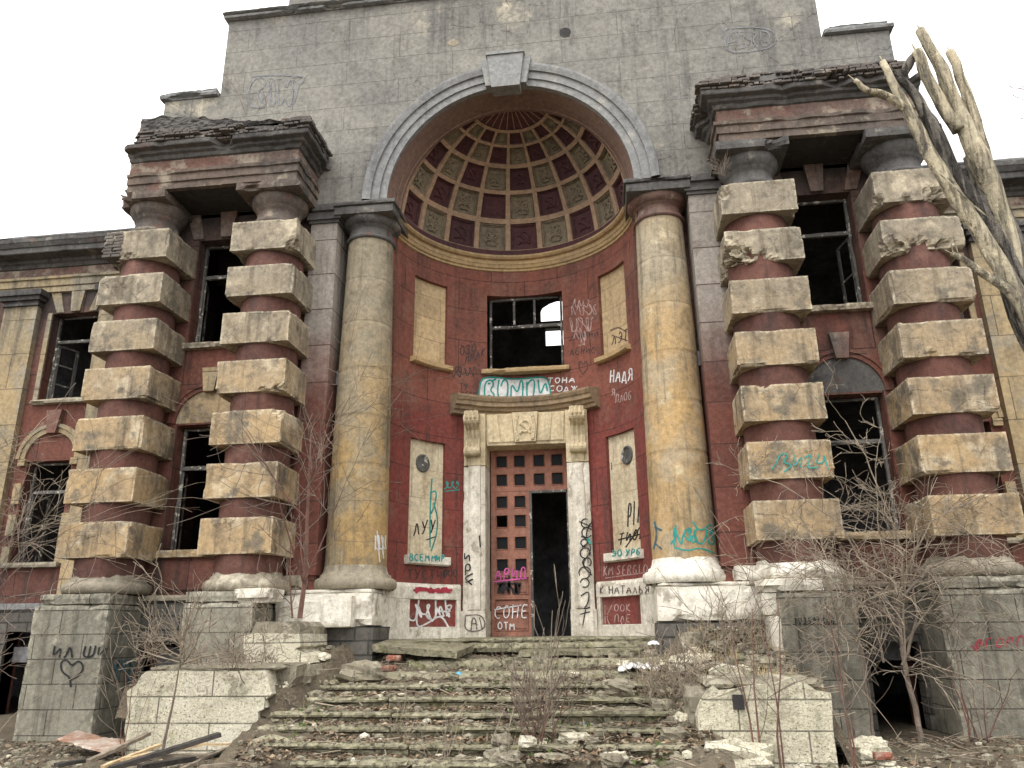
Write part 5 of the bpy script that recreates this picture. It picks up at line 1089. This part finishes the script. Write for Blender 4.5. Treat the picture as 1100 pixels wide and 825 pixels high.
# the broken tree leaning in from the right
TY = -4.2
bt = thing('broken_tree', 'dead broken tree with barkless split limbs leaning in from the right', 'tree', (12.5, TY, -.1))
def limb(name, px, radpx, mat, Ys, seed, n=12, lump=.17, sub=5):
    P = [onY(x, y, Y) for (x, y), Y in zip(px, Ys)]; rad = []; pts = []
    sc = [(p-Vector(CAM)).dot(_f)/FPX for p in P]; Rr = [r*s for r, s in zip(radpx, sc)]
    for i in range(len(P)-1):
        for k in range(sub): f = k/sub; pts.append(P[i].lerp(P[i+1], f)+Vector((.03*nz(i+f, seed, 0, 1.7), .03*nz(i+f, seed, 4, 1.7), 0))); rad.append(Rr[i]*(1-f)+Rr[i+1]*f)
    pts.append(P[-1]); rad.append(Rr[-1]); m = MB(); m.tube(pts, rad, n, lump=lump, seed=seed)
    # splintered tip
    tip, d = pts[-1], (pts[-1]-pts[-3]).normalized()
    if Rr[-1] > .03:
        for q in range(11): o = Vector((nz(q, seed, 0, 3), nz(q, seed, 1, 3), nz(q, seed, 2, 3)))*Rr[-1]*1.1; m.tube([tip+o-d*.12, tip+o+d*(.04+.26*abs(nz(q*1.7, seed, 5, 2)))], [Rr[-1]*.42, Rr[-1]*.1], 5)
    return m.build(name, M[mat], bt, True)
limb('trunk', [(1330, 900), (1240, 620), (1155, 430), (1100, 310), (1058, 205), (1042, 168)], [40, 34, 28, 20, 12, 7], 'bark', [TY]*4+[TY-.05, TY-.05], 1, 16)
limb('limb', [(1095, 300), (1068, 210), (1050, 168), (1030, 122), (1010, 75), (988, 32)], [8, 11, 11.5, 8.5, 6.5, 4.8], 'wood', [TY-.15]*2+[TY-.25]*4, 2)
limb('limb', [(1060, 180), (1048, 130), (1035, 90), (1020, 55)], [6.5, 6, 5, 4.5], 'wood', [TY-.05]*4, 3)
limb('limb', [(1030, 140), (1012, 112), (996, 82), (984, 55)], [6.5, 6.5, 6, 5], 'wood', [TY-.3]*4, 4)
limb('limb', [(1140, 395), (1100, 330), (1062, 265), (1020, 200), (990, 152), (972, 115), (948, 66)], [10, 9.5, 8.5, 7.5, 6.5, 5.5, 3.6], 'wood', [TY-.45]*7, 5)
limb('limb', [(1105, 318), (1060, 240), (1020, 180), (1000, 130), (980, 98), (962, 78)], [9, 9, 8, 7, 5, 3.5], 'bark', [TY-.28]*6, 6)
limb('branch', [(978, 122), (962, 108), (945, 100), (932, 98), (918, 86)], [5, 4.5, 4, 3, 2.2], 'wood', [TY-.45, TY-.5, TY-.55, TY-.6, TY-.65], 7)
limb('branch', [(968, 84), (975, 70), (984, 58)], [4, 5, 4], 'bark', [TY-.2]*3, 8)
limb('branch', [(1125, 380), (1095, 325), (1076, 305), (1050, 290), (1034, 278), (1022, 272)], [7, 5.5, 5, 4, 3.2, 2.4], 'wood', [TY-.6]*6, 9)
limb('branch', [(1076, 305), (1066, 285), (1056, 268)], [3.5, 2.8, 1.5], 'wood', [TY-.6]*3, 10)
m = MB(); m.tube([onY(1000, 178, TY-.6), onY(1020, 196, TY-.6), onY(1045, 220, TY-.55), onY(1070, 240, TY-.6)], [.012, .011, .012, .008], 5); m.tube([onY(1024, 272, TY-.6), onY(1022, 262, TY-.6), onY(1018, 255, TY-.6)], .01, 4); m.tube([onY(1030, 275, TY-.6), onY(1026, 262, TY-.6), onY(1024, 254, TY-.6)], .008, 4); m.build('hanging_strip', M['wood'], bt)
# a bare tree farther off whose twigs show at the right edge
p = onY(1200, 260, 17)
t = thing('bare_tree', 'distant bare tree with fine twigs at the right edge of the sky', 'tree', (p.x, 17, -.1)); m, tw = MB(), MB(); q_ = random.Random(8)
TR = [Vector((p.x, 17, -.1)), Vector((p.x+.2, 17, 7)), Vector((p.x-.1, 17, 14)), Vector((p.x-.3, 17, 20)), Vector((p.x-.5, 17, 25))]
m.tube(TR, [.45, .36, .26, .14, .05], 10, lump=.1)
for k in range(24):
    z = 14+.45*k; i = 2 if z < 20 else 3; f = (z-TR[i].z)/(TR[i+1].z-TR[i].z); b = TR[i].lerp(TR[i+1], f)
    grow(tw, b, (-1.0 if k % 3 else q_.gauss(0, 1), q_.gauss(0, .6), .55), q_.uniform(3.6, 5.4)*(1-.02*k), .05, q_, 3, kids=(2, 4), wob=.11, up=.03, spread=(20, 50))
m.build('trunk', M['bark'], t, True); tw.build('crown', M['twig3'], t)
# ------------------------------------------------------------------ writing and marks on the walls
GL = {'А': [[(0, 0), (.45, 1), (.9, 0)], [(.2, .38), (.7, .38)]], 'Б': [[(.8, 1), (.1, 1), (.1, 0), (.6, 0), (.8, .25), (.6, .5), (.1, .5)]], 'В': [[(.1, 0), (.1, 1), (.6, 1), (.7, .78), (.55, .52), (.1, .52)], [(.55, .52), (.8, .28), (.6, 0), (.1, 0)]],
 'Г': [[(.1, 0), (.1, 1), (.75, 1)]], 'Д': [[(0, -.15), (0, .05), (.9, .05), (.9, -.15)], [(.15, .05), (.45, 1), (.75, .05)]], 'Е': [[(.8, 1), (.1, 1), (.1, 0), (.8, 0)], [(.1, .5), (.65, .5)]], 'Ж': [[(.5, 0), (.5, 1)], [(0, 1), (.5, .5), (0, 0)], [(1, 1), (.5, .5), (1, 0)]],
 'З': [[(.1, .85), (.4, 1), (.75, .8), (.4, .52), (.8, .25), (.4, 0), (.05, .18)]], 'И': [[(.1, 1), (.1, 0), (.8, 1), (.8, 0)]], 'Й': [[(.1, 1), (.1, 0), (.8, 1), (.8, 0)], [(.3, 1.2), (.6, 1.2)]], 'К': [[(.1, 0), (.1, 1)], [(.75, 1), (.1, .45), (.8, 0)]], 'Л': [[(0, 0), (.2, .1), (.45, 1), (.85, 0)]],
 'М': [[(0, 0), (.1, 1), (.5, .35), (.9, 1), (1, 0)]], 'Н': [[(.1, 0), (.1, 1)], [(.8, 0), (.8, 1)], [(.1, .5), (.8, .5)]], 'О': [[(.45, 1), (.05, .75), (.05, .25), (.45, 0), (.85, .25), (.85, .75), (.45, 1)]], 'П': [[(.1, 0), (.1, 1), (.8, 1), (.8, 0)]], 'Р': [[(.1, 0), (.1, 1), (.6, 1), (.8, .75), (.6, .48), (.1, .48)]],
 'С': [[(.8, .85), (.45, 1), (.05, .7), (.05, .3), (.45, 0), (.8, .15)]], 'Т': [[(0, 1), (.9, 1)], [(.45, 1), (.45, 0)]], 'У': [[(.05, 1), (.42, .42)], [(.85, 1), (.3, .1), (.05, 0)]], 'Ц': [[(.1, 1), (.1, 0), (.9, 0), (.9, -.2)], [(.75, 1), (.75, 0)]], 'Ч': [[(.1, 1), (.15, .5), (.75, .5)], [(.75, 1), (.75, 0)]],
 'Ш': [[(.05, 1), (.05, 0), (1, 0), (1, 1)], [(.52, 1), (.52, 0)]], 'Ы': [[(.05, 1), (.05, 0), (.45, .05), (.5, .4), (.05, .5)], [(.85, 1), (.85, 0)]], 'Ь': [[(.1, 1), (.1, 0), (.7, .05), (.7, .45), (.1, .5)]], 'Э': [[(.1, .85), (.45, 1), (.85, .7), (.85, .3), (.45, 0), (.05, .15)], [(.35, .5), (.85, .5)]], 'Я': [[(.8, 0), (.8, 1), (.3, 1), (.1, .75), (.3, .48), (.8, .48)], [(.45, .48), (.05, 0)]],
 '0': [[(.4, 1), (.05, .7), (.05, .3), (.4, 0), (.75, .3), (.75, .7), (.4, 1)]], '1': [[(.15, .75), (.45, 1), (.45, 0)]], '2': [[(.1, .8), (.4, 1), (.75, .75), (.05, 0), (.8, 0)]], '3': [[(.1, .9), (.5, 1), (.7, .75), (.35, .52), (.75, .28), (.5, 0), (.05, .1)]], '5': [[(.75, 1), (.15, 1), (.1, .55), (.6, .58), (.75, .25), (.5, 0), (.05, .1)]], '4': [[(.6, 0), (.6, 1), (.05, .35), (.8, .35)]],
 'N': [[(.1, 0), (.1, 1), (.8, 0), (.8, 1)]], 'S': [[(.8, .85), (.4, 1), (.1, .75), (.75, .3), (.4, 0), (.05, .12)]], 'G': [[(.8, .85), (.45, 1), (.05, .7), (.05, .3), (.45, 0), (.85, .2), (.85, .45), (.5, .45)]], 'R': [[(.1, 0), (.1, 1), (.6, 1), (.8, .75), (.6, .5), (.1, .5)], [(.4, .5), (.85, 0)]], 'Z': [[(.05, 1), (.85, 1), (.05, 0), (.9, 0)]], 'I': [[(.3, 0), (.3, 1)]], 'U': [[(.1, 1), (.1, .25), (.45, 0), (.8, .25), (.8, 1)]],
 '!': [[(.3, .3), (.35, 1)], [(.3, 0), (.3, .08)]], '-': [[(.1, .5), (.7, .5)]], '@': [[(.7, .35), (.4, .3), (.3, .6), (.6, .75), (.7, .35), (.95, .4), (.9, .85), (.4, 1), (.05, .6), (.2, .1), (.8, 0)]], '♥': [[(.5, 0), (.05, .55), (.1, .92), (.35, 1), (.5, .7), (.65, 1), (.92, .92), (.95, .55), (.5, 0)]], ' ': []}
GL.update({a: GL[b] for a, b in zip('AEKMHOPCTIB', 'АЕКМНОРСТ1В') if a not in GL})
rg = random.Random(77)
def niche(px, py, off=.008): return onC(px, py, NC[0], NC[1], NR-off, True)
def pane_(px, py, off=.006): return onC(px, py, NC[0], NC[1], NR+.108-off, True)
def fY(Y, off=.012): return lambda px, py: onY(px, py, Y-off)
def fX(X): return lambda px, py: onX(px, py, X)
def fcol(cx): return lambda px, py: onC(px, py, cx, 1.85, .69, False)
def strokes(lines, f, w, mat, parent, name='graffiti', chaik=2):
    "painted lines: pixel paths laid on the surface f, w pixels wide"
    m = MB()
    for L in lines:
        if chaik: L = bez(L, chaik)
        if len(L) < 2: continue
        prev = None
        for i, (x, y) in enumerate(L):
            a, b = L[max(i-1, 0)], L[min(i+1, len(L)-1)]; dx, dy = b[0]-a[0], b[1]-a[1]; l = math.hypot(dx, dy) or 1
            ww = w*.5*(1+.18*nz(x, y, w, .25)); nx, ny = -dy/l*ww, dx/l*ww
            ids = (m.vert(f(x+nx, y+ny)), m.vert(f(x-nx, y-ny)))
            if prev: m.face((prev[0], prev[1], ids[1], ids[0]))
            prev = ids
    return m.build(name, M[mat], parent)
def text(s, x, y, h, w, slant=.0, tilt=.0, gap=.25, jit=.06):
    "hand lettering: glyph lines in pixels, (x, y) = lower left"
    out = []; cx = x
    for chs in s:
        for L in GL[chs]:
            out.append([(cx+w*(p[0]+slant*p[1])+rg.gauss(0, jit*w*.6), y-h*p[1]+tilt*(cx-x+w*p[0])+rg.gauss(0, jit*h*.5)) for p in L])
        cx += w*(1+gap) if chs != ' ' else w*.6
    return out
def scribble(x0, y0, x1, y1, n, seed, loops=3.0):
    q = random.Random(seed); pts = []
    for i in range(n):
        t = i/n; x = x0+(x1-x0)*t; pts.append((x+(x1-x0)/loops*.30*math.sin(t*6.28*loops)+q.gauss(0, .05)*(x1-x0), (y0+y1)/2+(y1-y0)*.45*math.cos(t*6.28*loops*.97+q.gauss(0, .5))))
    return [pts]
# --- on the niche wall
out = [(516, 412), (519, 406), (530, 405), (545, 407), (562, 407), (578, 405), (587, 406), (590, 412), (592, 424), (589, 432), (575, 433), (560, 433), (545, 435), (530, 434), (518, 433), (514, 424), (516, 412)]
o2 = bez(out, 2); m = MB(); c = (553, 420); cv = m.vert(niche(*c, .005)); rr_ = [m.vert(niche(x, y, .005)) for x, y in o2]
m = MB(); m.grid(len(o2)-1, 10, lambda u, v: niche(c[0]+(o2[int(round(u*(len(o2)-1)))][0]-c[0])*v, c[1]+(o2[int(round(u*(len(o2)-1)))][1]-c[1])*v, .006))
NG = m.build('graffiti', M['paint_white'], NW)
strokes([out, [(521, 432), (520, 412), (527, 407), (531, 413), (526, 419), (532, 424), (527, 431), (521, 432)], [(524, 412), (527, 412)], [(524, 425), (527, 425)], [(536, 408), (534, 422), (538, 431), (545, 428), (546, 410), (541, 407), (538, 415)], [(549, 432), (549, 410), (556, 424), (559, 408), (562, 410), (561, 432)], [(553, 433), (555, 426)], [(566, 410), (566, 431), (572, 433), (575, 408), (570, 408), (566, 414)], [(578, 408), (580, 426), (586, 409), (588, 420)], [(582, 430), (585, 431)], [(529, 409), (533, 407)], [(517, 430), (530, 433), (545, 434)]], lambda x, y: niche(x, y, .016), 1.7, 'paint_teal', NW)
strokes(text('ТОНА', 588, 412, 6, 6.2, .1, -.04)+text('СОДЖ', 590, 420, 6, 6.2, .1, .02)+text('♥', 600, 430, 6, 7)+[[(592, 424), (598, 426)]], niche, 1.1, 'paint_white', NW)
strokes(scribble(612, 326, 642, 340, 30, 1, 5)+scribble(611, 340, 640, 358, 30, 2, 5)+scribble(616, 350, 632, 366, 18, 3, 3)+scribble(614, 320, 634, 332, 18, 4, 4)+scribble(622, 360, 630, 372, 10, 5, 2), niche, .9, 'paint_pale', NW)
strokes(text('ДАМИЛ', 612, 366, 6, 5.2, .2, -.18)+text('ДЕНИС', 612, 381, 7, 4.6, .15, -.05)+text('♥', 621, 402, 14, 11), niche, 1.0, 'paint_dim', NW)
strokes(text('НАДЯ', 655, 411, 13, 5.2, .1, -.1), niche, 1.4, 'paint_white', NW)
strokes(text('Я', 657, 425, 7, 4)+text('ЛЮБ' if False else 'ПЛОБ', 661, 433, 9, 3.6, .2, -.25), niche, 1.0, 'paint_pale', NW)
strokes(text('ОЗО', 494, 382, 10, 5, .1, -.2)+text('ПРАК', 499, 392, 8, 4.6, .3, -.5)+scribble(488, 392, 512, 406, 26, 9, 5), niche, 1.2, 'paint_dim', NW)
strokes(text('ТУ', 494, 419, 7, 4)+text('РЕПО', 495, 429, 8, 3.6), niche, 1.0, 'paint_dim', NW)
strokes([[(433, 607), (440, 603), (450, 610), (462, 604), (472, 612), (487, 606)]]+text('ТУСТИР', 438, 622, 10, 6.2)+text('ООО', 476, 620, 8, 4.5), niche, 1.3, 'paint_dim', NW)
strokes(text('КМ SERGIO', 648, 618, 10, 4.6, .1, -.04)+[[(650, 621), (694, 615)]], niche, .9, 'paint_pale', NW)
strokes(scribble(478, 516, 493, 526, 18, 12, 3)+[[(477, 528), (494, 526)]], niche, 1.0, 'paint_teal', NW)
strokes(scribble(434, 648, 486, 668, 42, 13, 7)+[[(436, 641), (436, 664)], [(450, 644), (446, 676), (462, 668), (474, 660), (483, 676)], [(468, 642), (468, 664)], [(478, 642), (480, 662)]], lambda x, y: niche(x, y, .022), 1.8, 'paint_white', NW)
strokes([[(438, 668), (444, 658)], [(446, 675), (449, 666)]], lambda x, y: niche(x, y, .022), 1.0, 'paint_grey', NW)
strokes(text('К', 649, 676, 26, 12)+text('ООК', 660, 657, 8, 5)+text('ПЛЕ', 660, 668, 8, 5)+[[(668, 668), (667, 676)], [(672, 668), (672, 677)]], lambda x, y: niche(x, y, .022), .9, 'paint_pale', NW)
strokes(text('К НАТАЛЬЯ', 644, 638, 8, 5.2, 0, -.02), lambda x, y: niche(x, y, .115), 1.0, 'paint_dim', NW)
strokes(scribble(446, 631, 486, 637, 26, 15, 6)+[[(444, 634), (486, 634)], [(446, 632), (484, 636)]], lambda x, y: niche(x, y, .115), 2.6, 'paint_red', NW)
# panels
strokes([[(464, 514), (462, 545), (462, 588)], [(462, 530), (469, 526), (468, 540), (463, 552)], [(466, 540), (471, 560), (468, 578), (463, 592)]], pane_, 1.6, 'paint_teal', NW)
strokes(text('ЛУУ', 444, 575, 15, 7, .1, -.1)+[[(458, 580), (469, 576)]], pane_, 1.3, 'paint_black', NW)
strokes(text('ВСЕМ', 440, 602, 7, 4.4, 0, .03)+text('МИР', 464, 603, 7, 4), lambda x, y: niche(x, y, .17), 1.3, 'paint_teal', NW)
strokes(text('ЭО', 657, 598, 7, 5, 0, -.06)+text('УРБ', 672, 597, 7, 4.5, .1, -.06), lambda x, y: niche(x, y, .17), 1.3, 'paint_teal', NW)
strokes(text('РIN', 674, 566, 24, 4.4, .15, -.4)+text('ТИОН', 664, 586, 12, 6, .25, -.3)+[[(664, 580), (691, 573)], [(672, 588), (692, 560)]], pane_, 1.4, 'paint_black', NW)
strokes(text('ЛЭТ', 657, 371, 12, 5, .2, -.35)+[[(655, 355), (664, 351), (672, 356)], [(657, 360), (674, 366)]], pane_, 1.1, 'paint_dim', NW)
strokes([[(657, 497), (657, 505)]], pane_, 1.2, 'paint_dim', NW)
# --- door surround and door
strokes(text('И', 498, 602, 8, 8, 0, .1)+[[(500, 618), (500, 606), (505, 606), (505, 613), (500, 613)], [(508, 616), (498, 621), (507, 628)], [(500, 626), (508, 622)]], fY(4.04, .014), 1.5, 'paint_black', dp)
strokes([[(515, 575), (516, 588)]], fY(4.04, .014), 1.6, 'paint_black', dp)
strokes([[(500, 661), (519, 660), (522, 677), (499, 679), (500, 661)], [(506, 677), (507, 664), (511, 664), (512, 676)], [(507, 670), (511, 670)], [(515, 663), (518, 676)]], fY(4.03, .02), 1.2, 'paint_dim', dp)
vz = []
for k, (y, a) in enumerate(((562, 6), (572, 7), (583, 5), (594, 7), (604, 6), (615, 8), (626, 6))): vz.append(ring(629+1.5*math.sin(k*2), y, a*.8, 30*k, 300+30*k, 10))
strokes(vz+[[(622, 560), (636, 566)], [(624, 576), (636, 580), (625, 588)], [(624, 640), (633, 634), (632, 648), (626, 655), (634, 652)], [(623, 660), (634, 657)], [(629, 655), (626, 672)], [(636, 560), (628, 575), (637, 590), (624, 606), (636, 618)]], fY(4.04, .014), 1.3, 'paint_black', dp)
strokes([[(631, 578), (634, 584)]], fY(4.04, .016), 2.5, 'paint_teal', dp)
strokes(text('АРИП', 532, 623, 12, 7, .1, -.04)+[[(530, 625), (566, 621)]], fY(4.86, .022), 1.5, 'paint_pink', leaf)
strokes(scribble(535, 626, 560, 638, 24, 31, 5)+[[(534, 627), (560, 627)], [(547, 618), (547, 638)]], fY(4.86, .02), 2.6, 'paint_black', leaf)
strokes(text('СОНЕ', 531, 665, 14, 7.5, .15, -.05)+[[(531, 655), (560, 650)]], fY(4.86, .02), 1.1, 'paint_white', leaf); strokes(text('ОТМ', 535, 676, 8, 5, 0, .06), fY(4.86, .02), 1.2, 'paint_white', leaf)
# --- columns, blocks, piers
strokes(scribble(722, 566, 768, 586, 40, 41, 6)+[[(724, 588), (738, 592), (752, 588), (767, 594)], [(726, 564), (724, 586)], [(744, 560), (752, 572), (766, 560), (766, 580)]], fcol(3.62), 1.7, 'paint_teal', B)
strokes([[(703, 560), (706, 575), (702, 590)], [(703, 566), (711, 570)], [(704, 584), (711, 590)]], fcol(3.62), 2.2, 'paint_blue', B)
strokes(scribble(402, 574, 416, 592, 26, 43, 4)+[[(405, 570), (408, 604)], [(410, 575), (412, 600)]], fcol(-3.62), 1.2, 'paint_white', B)
strokes([[(829, 504), (834, 498), (838, 487), (848, 488), (840, 497), (852, 499), (842, 507)], [(853, 488), (852, 504), (862, 488), (860, 502)], [(864, 492), (872, 487), (866, 503), (878, 502)], [(880, 488), (876, 498), (886, 497), (884, 486), (890, 504)]], fY(0, .02), 1.5, 'paint_teal', B)
strokes(text('10350!500', 853, 670, 7, 4.0, 0, .03), fY(-.16, .016), 1.1, 'paint_black', B)
strokes(text('ИЛ', 56, 707, 13, 10, .25, -.06)+text('ШИ', 88, 706, 12, 12, .25, -.02), fY(-.16, .016), 2.0, 'paint_black', B)
strokes([[(76, 738), (75, 727), (66, 722), (65, 711), (72, 708), (77, 716), (84, 709), (90, 715), (87, 724), (76, 730)]], fY(-.16, .016), 2.0, 'paint_black', B)
strokes(text('@ГОРПЫ', 1047, 698, 11, 9, .1, -.08)+[[(1044, 693), (1050, 700)]], fY(-.16, .016), 1.5, 'paint_red', B)
strokes(scribble(124, 708, 148, 722, 24, 51, 4)+[[(122, 712), (128, 730)], [(140, 708), (138, 735)]], fX(-8.10+.02), 1.6, 'paint_blue', B)
strokes([[(905, 646), (903, 640), (910, 640)]], fY(-.16, .016), 1.0, 'paint_black', B)
# outlined bubble letters high on the attic
A = attic
strokes([[(268, 112), (266, 96), (274, 83), (286, 84), (284, 94), (277, 97), (278, 108), (285, 111), (284, 116), (270, 115), (268, 112)], [(289, 84), (295, 84), (296, 113), (289, 114), (289, 84)], [(298, 85), (304, 84), (307, 96), (311, 85), (315, 86), (313, 114), (308, 113), (306, 103), (302, 113), (299, 112), (298, 85)], [(314, 83), (327, 82), (325, 89), (321, 90), (316, 113), (311, 110)], [(270, 82), (300, 80), (328, 83)], [(291, 88), (291, 108)], [(282, 100), (282, 108)]], fY(WY, .014), 1.3, 'paint_grey', A)
strokes([[(780, 54), (784, 36), (792, 33), (790, 52)], [(782, 46), (792, 44)], [(795, 34), (804, 33), (797, 42), (803, 50), (794, 52)], [(806, 33), (808, 51)], [(806, 34), (814, 36), (808, 43), (815, 52)], [(817, 33), (826, 34), (828, 47), (818, 51), (817, 33)], [(779, 31), (800, 29), (825, 30), (834, 38), (832, 50), (810, 55), (783, 57), (778, 46), (779, 31)], [(777, 33), (784, 30)]], fY(WY, .014), 1.0, 'paint_grey', A)
